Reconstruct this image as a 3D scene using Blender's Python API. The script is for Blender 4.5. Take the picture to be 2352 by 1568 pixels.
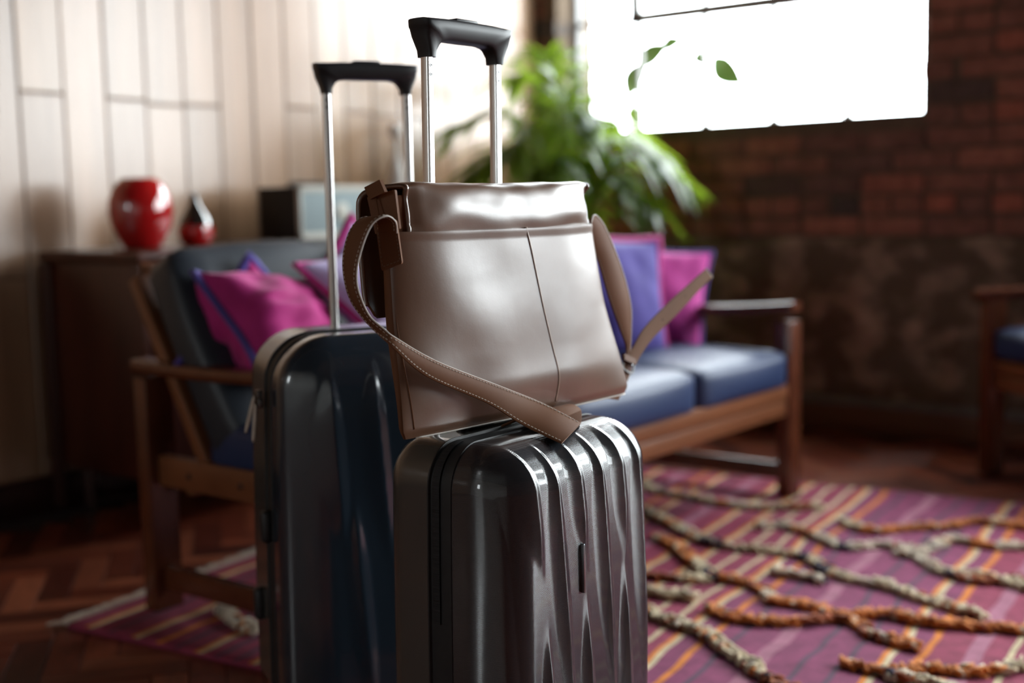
import bpy, bmesh, math, random
from mathutils import Vector, Matrix, noise
sc = bpy.context.scene
for o in list(bpy.data.objects):
    bpy.data.objects.remove(o)
COL = sc.collection
R = math.radians

# ------------------------------------------------------------------ camera, sky, light, exposure
cam = bpy.data.cameras.new('camera')
cam.sensor_width = 36.0
cam.lens = 2900 / 2352 * 36
cam.clip_start = 0.02
cam.dof.use_dof = True
cam.dof.focus_distance = 1.56
cam.dof.aperture_fstop = 1.9
co = bpy.data.objects.new('camera', cam)
COL.objects.link(co)
CAM_M = Matrix.Rotation(R(38.5), 4, 'Z') @ Matrix.Rotation(R(90 - 6.28), 4, 'X') @ Matrix.Rotation(R(-1.25), 4, 'Z')
CAM_M.translation = Vector((0, 0, .84))
co.matrix_world = CAM_M
sc.camera = co

SKY = 24.0
world = bpy.data.worlds.new('overcast_sky')
sc.world = world
world.use_nodes = True
bgn = world.node_tree.nodes['Background']
bgn.inputs[0].default_value = (.92, .965, 1.0, 1)
bgn.inputs[1].default_value = SKY

sc.view_settings.view_transform = 'Standard'
sc.view_settings.look = 'None'
sc.view_settings.gamma = 1
sc.view_settings.use_curve_mapping = False
sc.view_settings.exposure = 0.0
sc.cycles.max_bounces = 8
sc.cycles.diffuse_bounces = 5
sc.cycles.glossy_bounces = 4
sc.cycles.transparent_max_bounces = 12
sc.cycles.caustics_reflective = False
sc.cycles.caustics_refractive = False
sc.cycles.sample_clamp_indirect = 6
sc.cycles.use_denoising = True

WX, WY = -3.22, 4.25            # panelled wall plane, brick wall plane
ROOM_R, ROOM_F, CEIL = 4.0, -3.4, 2.95
WIN = [(-3.12, -1.595, 1.115, 2.49), (-1.1, 1.25, .9, 2.49), (1.5, 3.85, .78, 2.55)]


def portal(name, loc, rot, sx, sy):
    l = bpy.data.lights.new(name, 'AREA')
    l.shape = 'RECTANGLE'
    l.size, l.size_y = sx, sy
    l.cycles.is_portal = True
    o = bpy.data.objects.new(name, l)
    COL.objects.link(o)
    o.location = loc
    o.rotation_euler = rot


for i, (x0, x1, z0, z1) in enumerate(WIN):
    portal('window_portal', ((x0 + x1) / 2, WY + .24, (z0 + z1) / 2), (R(90), 0, R(180)), x1 - x0, z1 - z0)


FW = (-2.2, -1.78, 1.25, 2.05)     # small window in the wall behind the camera
portal('window_portal', ((FW[0] + FW[1]) / 2, ROOM_F - .09, (FW[2] + FW[3]) / 2), (R(90), 0, 0), FW[1] - FW[0], FW[3] - FW[2])

# ------------------------------------------------------------------ node helpers
def mat(name):
    m = bpy.data.materials.new(name)
    m.use_nodes = True
    nt = m.node_tree
    return m, nt, nt.nodes['Principled BSDF'], nt.nodes['Material Output']


def nd(nt, t, **kw):
    n = nt.nodes.new(t)
    for k, v in kw.items():
        setattr(n, k, v)
    return n


def ramp(nt, fac, stops, interp='LINEAR'):
    r = nd(nt, 'ShaderNodeValToRGB')
    r.color_ramp.interpolation = interp
    e = r.color_ramp.elements
    while len(e) < len(stops):
        e.new(.5)
    for i, (p, c) in enumerate(stops):
        e[i].position = p
        e[i].color = (*c, 1)
    nt.links.new(fac, r.inputs[0])
    return r.outputs[0]


def noise_tex(nt, scale, stretch=(1, 1, 1), detail=4, rough=.55, coord='Object', rot=(0, 0, 0), dist=0.0):
    tc = nd(nt, 'ShaderNodeTexCoord')
    mp = nd(nt, 'ShaderNodeMapping')
    mp.inputs['Scale'].default_value = stretch
    mp.inputs['Rotation'].default_value = rot
    nt.links.new(tc.outputs[coord], mp.inputs[0])
    n = nd(nt, 'ShaderNodeTexNoise')
    n.inputs['Scale'].default_value = scale
    n.inputs['Detail'].default_value = detail
    n.inputs['Roughness'].default_value = rough
    n.inputs['Distortion'].default_value = dist
    nt.links.new(mp.outputs[0], n.inputs['Vector'])
    return n.outputs['Fac'], mp


def bump(nt, b, h, strength, dist=.002):
    n = nd(nt, 'ShaderNodeBump')
    n.inputs['Strength'].default_value = strength
    n.inputs['Distance'].default_value = dist
    nt.links.new(h, n.inputs['Height'])
    nt.links.new(n.outputs[0], b.inputs['Normal'])


def simple(name, c1, c2, scale=8, stretch=(1, 1, 1), rough=.5, spec=.5, metal=0.0, bmp=0.0, bdist=.001, detail=4,
           coat=0.0, sheen=0.0, lo=.3, hi=.7, bscale=None):
    m, nt, b, _ = mat(name)
    f, _m = noise_tex(nt, scale, stretch, detail)
    nt.links.new(ramp(nt, f, [(lo, c1), (hi, c2)]), b.inputs['Base Color'])
    b.inputs['Roughness'].default_value = rough
    b.inputs['Specular IOR Level'].default_value = spec
    b.inputs['Metallic'].default_value = metal
    b.inputs['Coat Weight'].default_value = coat
    b.inputs['Coat Roughness'].default_value = .08
    b.inputs['Sheen Weight'].default_value = sheen
    if bmp:
        if bscale:
            f, _m = noise_tex(nt, bscale, (1, 1, 1), 3)
        bump(nt, b, f, bmp, bdist)
    return m


def rnd_mat(name, stops, use_attr, scale, stretch, rough, spec=.5, bmp=.2, bdist=.001, mixf=.45, lo=.55, hi=1.15, detail=5):
    """tone per piece (object random, or colour attribute on joined pieces) times grain noise"""
    m, nt, b, _ = mat(name)
    if use_attr:
        a = nd(nt, 'ShaderNodeAttribute', attribute_name='tone')
        src = a.outputs['Fac']
    else:
        a = nd(nt, 'ShaderNodeObjectInfo')
        src = a.outputs['Random']
    col = ramp(nt, src, stops)
    f, mp = noise_tex(nt, scale, stretch, detail)
    off = nd(nt, 'ShaderNodeVectorMath', operation='SCALE')
    off.inputs[0].default_value = (37.0, 17.0, 23.0)
    nt.links.new(src, off.inputs['Scale'])
    nt.links.new(off.outputs[0], mp.inputs['Location'])
    g = ramp(nt, f, [(.25, (lo, lo, lo)), (.75, (hi, hi, hi))])
    mx = nd(nt, 'ShaderNodeMix', data_type='RGBA', blend_type='MULTIPLY')
    mx.inputs['Factor'].default_value = 1
    nt.links.new(col, mx.inputs[6])
    nt.links.new(g, mx.inputs[7])
    nt.links.new(mx.outputs[2], b.inputs['Base Color'])
    b.inputs['Roughness'].default_value = rough
    b.inputs['Specular IOR Level'].default_value = spec
    if bmp:
        bump(nt, b, f, bmp, bdist)
    return m


def attr_mat(name, rough=.85, bmp=.4, bscale=220, sheen=.2, spec=.25):
    m, nt, b, _ = mat(name)
    a = nd(nt, 'ShaderNodeAttribute', attribute_name='Col')
    f, _m = noise_tex(nt, 35, (1, 1, 1), 4)
    g = ramp(nt, f, [(.3, (.72, .72, .72)), (.7, (1.12, 1.12, 1.12))])
    mx = nd(nt, 'ShaderNodeMix', data_type='RGBA', blend_type='MULTIPLY')
    mx.inputs['Factor'].default_value = 1
    nt.links.new(a.outputs['Color'], mx.inputs[6])
    nt.links.new(g, mx.inputs[7])
    nt.links.new(mx.outputs[2], b.inputs['Base Color'])
    b.inputs['Roughness'].default_value = rough
    b.inputs['Sheen Weight'].default_value = sheen
    b.inputs['Specular IOR Level'].default_value = spec
    f2, _m = noise_tex(nt, bscale, (1, 1, 1), 2)
    bump(nt, b, f2, bmp, .002)
    return m


# ------------------------------------------------------------------ materials
M = {}
BOARD = [(0, (.30, .165, .085)), (.35, (.37, .21, .115)), (.7, (.33, .20, .125)), (1, (.43, .265, .155))]
M['board'] = rnd_mat('varnished_wall_board', BOARD, False, 5, (3, 3, .22), .27, .75, .12, .001, lo=.7, hi=1.12)
PARQ = [(0, (.055, .010, .006)), (.35, (.16, .030, .013)), (.6, (.24, .055, .024)), (.8, (.09, .018, .010)), (1, (.30, .085, .040))]
M['parquet'] = rnd_mat('parquet_block_wood', PARQ, False, 14, (1, 6, 6), .33, .5, .15, .0006)
M['parquet_far'] = rnd_mat('parquet_block_wood_far', PARQ, True, 14, (2, 2, 6), .33, .5, .15, .0006)
BRK = [(0, (.38, .165, .115)), (.3, (.31, .14, .10)), (.55, (.25, .125, .095)), (.72, (.085, .076, .07)),
       (.8, (.35, .155, .11)), (1, (.42, .15, .10))]
M['brick'] = rnd_mat('old_red_brick', BRK, False, 22, (1, 1, 1), .85, .25, .8, .006)
M['brick_far'] = rnd_mat('old_red_brick_far', BRK, True, 22, (1, 1, 1), .85, .25, .8, .006)
M['mortar'] = simple('lime_mortar', (.10, .075, .055), (.16, .12, .085), 30, rough=.95, bmp=.5, bdist=.004, spec=.2)
M['dado'] = simple('worn_render', (.125, .092, .064), (.44, .33, .245), 7, (1, 1, 1.3), rough=.9, bmp=.6, bdist=.01, detail=7, spec=.2, lo=.46, hi=.70)
M['plaster'] = simple('dull_plaster', (.16, .12, .09), (.22, .17, .13), 6, rough=.9)
M['darkwall'] = simple('dull_cream_plaster', (.55, .54, .51), (.62, .61, .58), 6, rough=.9)
M['brownwall'] = simple('dark_brown_wall', (.065, .045, .032), (.09, .062, .045), 6, rough=.9)
M['skirt'] = simple('skirting_wood', (.10, .045, .02), (.16, .07, .03), 6, (.4, 6, 6), .5)
M['greystrip'] = simple('grey_painted_strip', (.13, .125, .11), (.19, .18, .165), 10, rough=.6)
M['steel'] = simple('dark_window_steel', (.20, .20, .20), (.26, .26, .26), 30, rough=.5)
M['subfloor'] = simple('dark_subfloor', (.03, .012, .008), (.04, .016, .01), 10, rough=.8)
M['wood'] = simple('teak_frame_wood', (.075, .020, .009), (.13, .038, .016), 7, (1, 1, 1), .26, .5, bmp=.05)
M['wood_l'] = simple('teak_rail_wood', (.14, .046, .017), (.21, .075, .029), 7, (1, .3, 1), .38, .5, bmp=.05)
M['mahog'] = simple('dark_mahogany', (.036, .008, .004), (.066, .016, .008), 5, (3, 3, .5), .3, .5, bmp=.04)
M['mahog2'] = simple('mahogany_edge', (.028, .010, .007), (.045, .014, .009), 5, (3, 3, .5), .35, .5)
M['blue'] = simple('navy_upholstery', (.011, .024, .075), (.018, .036, .105), 300, rough=.5, bmp=.2, bdist=.0005, sheen=.0, spec=.35)
M['blue_d'] = simple('charcoal_blue_upholstery', (.016, .020, .028), (.026, .032, .042), 300, rough=.45, bmp=.2, bdist=.0005, sheen=.0, spec=.4)
M['magenta'] = simple('magenta_cotton', (.36, .010, .145), (.46, .018, .20), 14, rough=.75, sheen=.12, bmp=.2, bdist=.003, bscale=18, spec=.3)
M['purple'] = simple('purple_cotton', (.060, .042, .23), (.085, .060, .30), 14, rough=.75, sheen=.15, bmp=.2, bdist=.003, bscale=18, spec=.3)
M['lilac'] = simple('lilac_cotton', (.50, .41, .70), (.58, .48, .76), 14, rough=.75, sheen=.15, bmp=.2, bdist=.003, bscale=18, spec=.3)
M['pink'] = simple('pink_cotton', (.55, .05, .32), (.66, .085, .40), 14, rough=.75, sheen=.15, bmp=.2, bdist=.003, bscale=18, spec=.3)
M['redglaze'] = simple('red_glaze', (.30, .004, .006), (.42, .010, .010), 3, rough=.07, spec=.6, coat=1.0)
M['blackglaze'] = simple('black_glaze', (.010, .009, .008), (.016, .013, .011), 3, rough=.06, spec=.6, coat=1.0)
M['paleglaze'] = simple('pale_glaze', (.55, .50, .45), (.66, .61, .56), 4, rough=.15, spec=.5, coat=.5)
M['radio_side'] = simple('black_vinyl', (.012, .010, .009), (.018, .015, .013), 60, rough=.6, spec=.3)
M['radio_front'] = simple('grey_blue_grille_cloth', (.25, .31, .32), (.30, .36, .37), 120, rough=.8)
M['radio_trim'] = simple('cream_trim', (.48, .46, .40), (.55, .53, .47), 20, rough=.5)
M['brass'] = simple('dull_brass', (.55, .40, .18), (.62, .46, .22), 20, rough=.3, metal=1.0)
M['leaf'] = None
M['pot'] = simple('dark_clay_pot', (.07, .035, .02), (.11, .055, .03), 12, rough=.7, bmp=.3)
M['soil'] = simple('potting_soil', (.02, .013, .008), (.045, .03, .02), 60, rough=.95, bmp=1, bdist=.01)
M['stem'] = simple('green_stem', (.10, .16, .03), (.16, .22, .05), 20, rough=.5)
M['black'] = simple('black_moulded_plastic', (.012, .0125, .014), (.017, .017, .019), 40, rough=.48, spec=.4, bmp=.08, bdist=.0003, bscale=900)
M['rubber'] = simple('matt_black_zip_band', (.008, .008, .009), (.014, .014, .015), 60, rough=.55, spec=.4)
M['zip'] = simple('zip_tape', (.006, .006, .007), (.02, .02, .022), 500, (.05, .05, 1), .7, spec=.3, bmp=.6, bdist=.001)
M['alu'] = simple('satin_aluminium', (.72, .71, .70), (.80, .79, .78), 90, (1, 1, .03), .30, metal=1.0)
M['chrome'] = simple('polished_chrome', (.75, .75, .76), (.82, .82, .83), 20, rough=.12, metal=1.0)
M['screw'] = simple('dark_screw_steel', (.12, .12, .12), (.2, .2, .2), 60, rough=.4, metal=1.0)
M['badge'] = simple('dark_chrome_badge', (.25, .25, .27), (.32, .32, .34), 30, rough=.25, metal=1.0)
M['cream'] = simple('cream_fringe_wool', (.50, .42, .34), (.64, .55, .46), 60, rough=.9, sheen=.3)
M['thread'] = simple('pale_stitch_thread', (.42, .36, .30), (.55, .48, .41), 60, rough=.7)
M['thread_d'] = simple('tan_stitch_thread', (.15, .095, .062), (.20, .13, .088), 60, rough=.7)
M['rawedge'] = simple('raw_leather_edge', (.42, .38, .34), (.55, .51, .47), 60, rough=.7)
M['rug'] = attr_mat('kilim_weave', rough=.8, sheen=.03, spec=.12)
M['cord'] = attr_mat('tufted_wool', rough=.9, bmp=.6, bscale=150)


def leaf_material():
    m, nt, b, out = mat('palm_leaf')
    f, _ = noise_tex(nt, 6, (1, 1, 1), 3)
    oi = nd(nt, 'ShaderNodeObjectInfo')
    c1 = ramp(nt, oi.outputs['Random'], [(0, (.055, .11, .018)), (.5, (.09, .16, .025)), (.8, (.16, .22, .03)), (1, (.06, .10, .03))])
    g = ramp(nt, f, [(.3, (.7, .7, .7)), (.7, (1.2, 1.2, 1.1))])
    mx = nd(nt, 'ShaderNodeMix', data_type='RGBA', blend_type='MULTIPLY')
    mx.inputs['Factor'].default_value = 1
    nt.links.new(c1, mx.inputs[6])
    nt.links.new(g, mx.inputs[7])
    nt.links.new(mx.outputs[2], b.inputs['Base Color'])
    b.inputs['Roughness'].default_value = .27
    b.inputs['Specular IOR Level'].default_value = .8
    tr = nd(nt, 'ShaderNodeBsdfTranslucent')
    tr.inputs[0].default_value = (.30, .46, .03, 1)
    ms = nd(nt, 'ShaderNodeMixShader')
    ms.inputs[0].default_value = .42
    nt.links.new(b.outputs[0], ms.inputs[1])
    nt.links.new(tr.outputs[0], ms.inputs[2])
    nt.links.new(ms.outputs[0], out.inputs[0])
    return m


M['leaf'] = leaf_material()
M['leaf_out'] = simple('thin_green_leaf', (.10, .22, .03), (.15, .30, .05), 20, rough=.5)


def glass_material():
    m, nt, b, out = mat('window_glass')
    tr = nd(nt, 'ShaderNodeBsdfTransparent')
    tr.inputs[0].default_value = (.97, .985, .98, 1)
    gl = nd(nt, 'ShaderNodeBsdfGlossy')
    gl.inputs['Roughness'].default_value = .02
    fr = nd(nt, 'ShaderNodeFresnel')
    fr.inputs[0].default_value = 1.45
    ms = nd(nt, 'ShaderNodeMixShader')
    ge = nd(nt, 'ShaderNodeNewGeometry')
    fc_ = nd(nt, 'ShaderNodeMath', operation='SUBTRACT')       # reflect at the entry face only
    nt.links.new(fr.outputs[0], fc_.inputs[0])
    nt.links.new(ge.outputs['Backfacing'], fc_.inputs[1])
    fc_.use_clamp = True
    nt.links.new(fc_.outputs[0], ms.inputs[0])
    nt.links.new(tr.outputs[0], ms.inputs[1])
    nt.links.new(gl.outputs[0], ms.inputs[2])
    nt.links.new(ms.outputs[0], out.inputs[0])
    return m


M['glass'] = glass_material()


def shell_material(name, c1, c2, rough, lines):
    m, nt, b, _ = mat(name)
    f, _m = noise_tex(nt, 3, (1, 1, 1), 2)
    nt.links.new(ramp(nt, f, [(.3, c1), (.7, c2)]), b.inputs['Base Color'])
    b.inputs['Roughness'].default_value = rough
    b.inputs['Specular IOR Level'].default_value = .6
    b.inputs['Metallic'].default_value = 0
    b.inputs['Coat Weight'].default_value = .6
    b.inputs['Coat Roughness'].default_value = .06
    if lines:
        tc = nd(nt, 'ShaderNodeTexCoord')
        w = nd(nt, 'ShaderNodeTexWave', wave_type='BANDS', bands_direction='Z', wave_profile='SIN')
        w.inputs['Scale'].default_value = lines
        w.inputs['Distortion'].default_value = .25
        w.inputs['Detail'].default_value = 0
        nt.links.new(tc.outputs['Object'], w.inputs['Vector'])
        n = nd(nt, 'ShaderNodeBump')
        n.inputs['Strength'].default_value = .42
        n.inputs['Distance'].default_value = .0004
        nt.links.new(w.outputs['Fac'], n.inputs['Height'])
        nt.links.new(n.outputs[0], b.inputs['Normal'])
    return m


M['shell'] = shell_material('charcoal_polycarbonate', (.018, .020, .024), (.024, .026, .031), .15, 265)
M['shell_side'] = shell_material('charcoal_polycarbonate_plain', (.046, .045, .042), (.056, .054, .050), .24, 0)
M['shell_blue'] = shell_material('blue_black_polycarbonate', (.012, .020, .030), (.018, .028, .040), .17, 0)


def leather(name, c1, c2, rough, coat=.0, spec=.8, bst=.3):
    m, nt, b, _ = mat(name)
    f, _m = noise_tex(nt, 9, (1, 1, 1), 5)
    nt.links.new(ramp(nt, f, [(.3, c1), (.7, c2)]), b.inputs['Base Color'])
    b.inputs['Roughness'].default_value = rough
    b.inputs['Specular IOR Level'].default_value = spec
    b.inputs['Coat Weight'].default_value = coat
    b.inputs['Coat Roughness'].default_value = .3
    f2, _m = noise_tex(nt, 420, (1, 1, 1), 3)
    f3, _m = noise_tex(nt, 16, (1, 1, .8), 3)
    ad = nd(nt, 'ShaderNodeMath', operation='MULTIPLY_ADD')
    ad.inputs[1].default_value = .10
    nt.links.new(f2, ad.inputs[0])
    nt.links.new(f3, ad.inputs[2])
    bump(nt, b, ad.outputs[0], bst, .003)
    return m


M['leather'] = leather('brown_leather', (.112, .052, .028), (.140, .068, .038), .33, .6, .8, .2)
M['leather_d'] = leather('brown_leather_matt', (.118, .048, .022), (.145, .062, .030), .6, 0, .12, .12)
M['piping'] = simple('piping_painted_highlight', (.22, .14, .10), (.27, .18, .13), 60, rough=.4, spec=.6)  # lighter than the bag leather: stands in for the highlight along the seam
M['suede'] = leather('leather_flesh_side', (.115, .055, .031), (.14, .070, .040), .85, 0, .2)


# ------------------------------------------------------------------ geometry helpers
def mk(name, V, F, m, parent=None, smooth=True, kind=None, auto=None):
    me = bpy.data.meshes.new(name)
    me.from_pydata([tuple(v) for v in V], [], F)
    me.update()
    return mk_me(name, me, m, parent, smooth, kind, auto)


def mk_me(name, me, m, parent=None, smooth=True, kind=None, auto=None):
    o = bpy.data.objects.new(name, me)
    COL.objects.link(o)
    if m is not None:
        me.materials.append(m)
    if smooth:
        me.polygons.foreach_set('use_smooth', [True] * len(me.polygons))
        if auto:
            me.set_sharp_from_angle(angle=R(auto))
    if parent is not None:
        o.parent = parent
    if kind:
        o['kind'] = kind
    return o


def from_bm(name, bm, m, parent=None, smooth=True, kind=None, auto=35):
    bmesh.ops.recalc_face_normals(bm, faces=bm.faces)
    me = bpy.data.meshes.new(name)
    bm.to_mesh(me)
    bm.free()
    return mk_me(name, me, m, parent, smooth, kind, auto)


def empty(name, loc=(0, 0, 0), rz=0, mtx=None):
    o = bpy.data.objects.new(name, None)
    COL.objects.link(o)
    o.empty_display_size = .1
    if mtx is not None:
        o.matrix_world = mtx
    else:
        o.location = loc
        o.rotation_euler = (0, 0, rz)
    return o


def tag(o, label, cat, group=None):
    o['label'] = label
    o['category'] = cat
    if group:
        o['group'] = group
    return o


def thing(name, label, cat, loc=(0, 0, 0), rz=0, mtx=None, group=None):
    return tag(empty(name, loc, rz, mtx), label, cat, group)


def bm_box(bm, p0, p1, bev=0.0, seg=1, mtx=None):
    c = [(a + b) / 2 for a, b in zip(p0, p1)]
    s = [abs(b - a) for a, b in zip(p0, p1)]
    r = bmesh.ops.create_cube(bm, size=1)
    vs = r['verts']
    for v in vs:
        v.co = Vector((v.co.x * s[0] + c[0], v.co.y * s[1] + c[1], v.co.z * s[2] + c[2]))
    if mtx is not None:
        for v in vs:
            v.co = mtx @ v.co
    if bev:
        es = list({e for v in vs for e in v.link_edges})
        bmesh.ops.bevel(bm, geom=es, offset=bev, segments=seg, affect='EDGES', profile=.5)


def box(name, p0, p1, m, parent=None, bev=.003, seg=2, mtx=None, kind=None):
    bm = bmesh.new()
    bm_box(bm, p0, p1, bev, seg, mtx)
    return from_bm(name, bm, m, parent, kind=kind)


def bar_mtx(p, q, up=(0, 0, 1)):
    """frame at p with +z towards q"""
    p, q = Vector(p), Vector(q)
    z = (q - p).normalized()
    x = Vector(up).cross(z)
    if x.length < 1e-4:
        x = Vector((1, 0, 0))
    x.normalize()
    y = z.cross(x)
    mm = Matrix((x, y, z)).transposed().to_4x4()
    mm.translation = p
    return mm, (q - p).length


def bar(name, p, q, sx, sy, m, parent=None, bev=.003, up=(0, 0, 1)):
    mm, L = bar_mtx(p, q, up)
    return box(name, (-sx / 2, -sy / 2, 0), (sx / 2, sy / 2, L), m, parent, bev, 2, mm)


def loft(rings, closed=True, caps=True):
    n = len(rings[0])
    V = [p for r in rings for p in r]
    F = []
    for i in range(len(rings) - 1):
        for j in range(n if closed else n - 1):
            k = (j + 1) % n
            F.append((i * n + j, i * n + k, (i + 1) * n + k, (i + 1) * n + j))
    if caps and closed:
        F.append(tuple(reversed(range(n))))
        F.append(tuple((len(rings) - 1) * n + j for j in range(n)))
    return V, F


def catmull(P, n, closed=False):
    P = [Vector(p) for p in P]
    out = []
    N = len(P)
    segs = N if closed else N - 1
    for i in range(segs):
        if closed:
            a, b, c, d = P[(i - 1) % N], P[i], P[(i + 1) % N], P[(i + 2) % N]
        else:
            a, b, c, d = P[max(i - 1, 0)], P[i], P[i + 1], P[min(i + 2, N - 1)]
        for k in range(n):
            t = k / n
            out.append(.5 * ((2 * b) + (c - a) * t + (2 * a - 5 * b + 4 * c - d) * t * t + (3 * b - 3 * c + d - a) * t ** 3))
    if not closed:
        out.append(P[-1].copy())
    return out


def tube_vf(P, r, n=8, closed=False, flat=1.0):
    P = [Vector(p) for p in P]
    N = len(P)
    rings = []
    prev = None
    for i, p in enumerate(P):
        if closed:
            t = P[(i + 1) % N] - P[i - 1]
        else:
            t = P[min(i + 1, N - 1)] - P[max(i - 1, 0)]
        t.normalize()
        if prev is None:
            x = t.orthogonal().normalized()
        else:
            x = prev - t * prev.dot(t)
            x.normalize()
        prev = x
        y = t.cross(x)
        rr = r(i / (N - 1)) if callable(r) else r
        rings.append([p + (x * math.cos(2 * math.pi * j / n) + y * math.sin(2 * math.pi * j / n) * flat) * rr for j in range(n)])
    V, F = loft(rings, True, not closed)
    if closed:
        b = (N - 1) * n
        for j in range(n):
            k = (j + 1) % n
            F.append((b + j, b + k, k, j))
    return V, F


def tube(name, P, r, m, parent=None, n=8, closed=False, kind=None, flat=1.0):
    V, F = tube_vf(P, r, n, closed, flat)
    return mk(name, V, F, m, parent, kind=kind)


def lathe(name, prof, m, parent=None, n=32, loc=(0, 0, 0)):
    rings = [[Vector((loc[0] + r * math.cos(2 * math.pi * j / n), loc[1] + r * math.sin(2 * math.pi * j / n), loc[2] + z)) for j in range(n)] for r, z in prof]
    V, F = loft(rings)
    return mk(name, V, F, m, parent, auto=50)


def sgnpow(x, p):
    return math.copysign(abs(x) ** p, x)


def sstep(a, b, x):
    t = min(1, max(0, (x - a) / (b - a)))
    return t * t * (3 - 2 * t)


# ================================================================== THE ROOM
def struct(o):
    o['kind'] = 'structure'
    return o


rng = random.Random(7)

# --- floor slab and parquet blocks
floor = struct(box('floor', (WX - .2, ROOM_F, -.12), (ROOM_R, WY + .05, -.012), M['subfloor'], bev=0))
BW, BN = .066, 4


def block_mesh(name, L, W, H=.012, ch=.0012):
    V = [(-L / 2, -W / 2, -H), (L / 2, -W / 2, -H), (L / 2, W / 2, -H), (-L / 2, W / 2, -H)]
    V += [(-L / 2, -W / 2, -ch), (L / 2, -W / 2, -ch), (L / 2, W / 2, -ch), (-L / 2, W / 2, -ch)]
    V += [(-L / 2 + ch, -W / 2 + ch, 0), (L / 2 - ch, -W / 2 + ch, 0), (L / 2 - ch, W / 2 - ch, 0), (-L / 2 + ch, W / 2 - ch, 0)]
    F = [(8, 9, 10, 11)]
    for k in (0, 4):
        for j in range(4):
            F.append((k + j, k + (j + 1) % 4, k + 4 + (j + 1) % 4, k + 4 + j))
    return V, F


def join_blocks(name, items, m, parent, V0, F0):
    """items: (matrix, tone) -> one mesh of many loose blocks with a 'tone' attribute"""
    V, F, T = [], [], []
    for mt, tone in items:
        b = len(V)
        V += [mt @ Vector(v) for v in V0]
        F += [tuple(b + i for i in f) for f in F0]
        T += [tone] * len(V0)
    o = mk(name, V, F, m, parent, smooth=False, kind='stuff')
    at = o.data.attributes.new('tone', 'FLOAT', 'POINT')
    at.data.foreach_set('value', T)
    return o


def cam_px(p):
    q = CAM_M.inverted() @ Vector(p)
    if q.z > -.05:
        return None
    return 1176 + 2900 * q.x / -q.z, 784 - 2900 * q.y / -q.z, -q.z


RUG_O, RUG_A = Vector((-2.265, 1.377, 0)), R(8)
RE2 = Vector((math.cos(RUG_A), math.sin(RUG_A), 0))
RE1 = Vector((-math.sin(RUG_A), math.cos(RUG_A), 0))
RUG_W, RUG_L = 1.86, 3.0


def on_rug(p, mrg=0.0):
    d = Vector((p[0], p[1], 0)) - RUG_O
    return mrg < d.dot(RE2) < RUG_L - mrg and mrg < d.dot(RE1) < RUG_W - mrg


bV, bF = block_mesh('parquet_block', BW * BN - .002, BW - .002)
blocks = []
FR = Matrix.Rotation(R(52), 4, 'Z')
for ix in range(-95, 95):
    for iy in range(-95, 95):
        mm = (ix - iy) % (2 * BN)
        if mm == 0:
            c = Vector(((ix + BN / 2) * BW, (iy + .5) * BW, 0))
            rot = 0
        elif mm == 2 * BN - 1:
            c = Vector(((ix + .5) * BW, (iy + BN / 2) * BW, 0))
            rot = R(90)
        else:
            continue
        c = FR @ c
        c.z = rng.uniform(-.0009, .0006)
        if not (WX + .08 < c.x < ROOM_R - .05 and ROOM_F + .05 < c.y < WY - .05):
            continue
        mt = Matrix.Translation(c) @ FR @ Matrix.Rotation(rot + rng.uniform(-.004, .004), 4, 'Z')
        blocks.append((mt, rng.random(), c))
vis = []
rest = []
for b in blocks:
    q = cam_px(b[2])
    if q and -150 < q[0] < 2500 and q[1] < 1700 and not on_rug(b[2], .12):
        vis.append((q[2], b))
    elif not on_rug(b[2], .3):
        rest.append(b)
vis.sort(key=lambda t: t[0])
bme = bpy.data.meshes.new('parquet_block')
bme.from_pydata(bV, [], bF)
bme.materials.append(M['parquet'])
for d, b in vis[:290]:
    o = bpy.data.objects.new('parquet_block', bme)
    COL.objects.link(o)
    o.parent = floor
    o.matrix_basis = b[0]
join_blocks('parquet_field', [(b[0], b[1]) for b in rest + [v[1] for v in vis[290:]]], M['parquet_far'], floor, bV, bF)

# --- panelled wall of varnished boards
wl = struct(box('wall_left', (WX - .2, ROOM_F, -.12), (WX - .018, WY + .05, CEIL), M['mahog2'], bev=0))
BWID = .137


def board(y0, y1, z0, z1, dx):
    g = .0009
    bm = bmesh.new()
    bm_box(bm, (-.018, -(y1 - y0) / 2 + g, -(z1 - z0) / 2 + .0015), (0, (y1 - y0) / 2 - g, (z1 - z0) / 2 - .0015), .003, 1)
    o = from_bm('wall_board', bm, M['board'], wl)
    o.location = (WX + dx, (y0 + y1) / 2, (z0 + z1) / 2)
    o.rotation_euler = (0, 0, rng.uniform(-.012, .012))


y = WY - .01
k = 0
while y > .9:
    j = (1.165, 1.75, 1.17, .66, 1.6, 1.16, 1.155)[k % 7]
    j2 = j + 1.02
    cuts = [.1, j, j2, CEIL]
    for a, b in zip(cuts[:-1], cuts[1:]):
        board(y - BWID, y, a, b, rng.uniform(-.001, .0025))
    y -= BWID
    k += 1
box('wall_board_run', (WX - .018, ROOM_F, .1), (WX, y, CEIL), M['board'], wl, bev=.002)
struct(box('baseboard_left', (WX - .005, ROOM_F, -.005), (WX + .018, WY - .02, .1), M['mahog2'], bev=.004))

# --- brick wall with three window openings
wb = struct(empty('wall_back', (0, WY, 0)))


def wall_core(name, x0, x1, z0, z1, m):
    return box(name, (x0, .011, z0), (x1, .27, z1), m, wb, bev=0)


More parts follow.
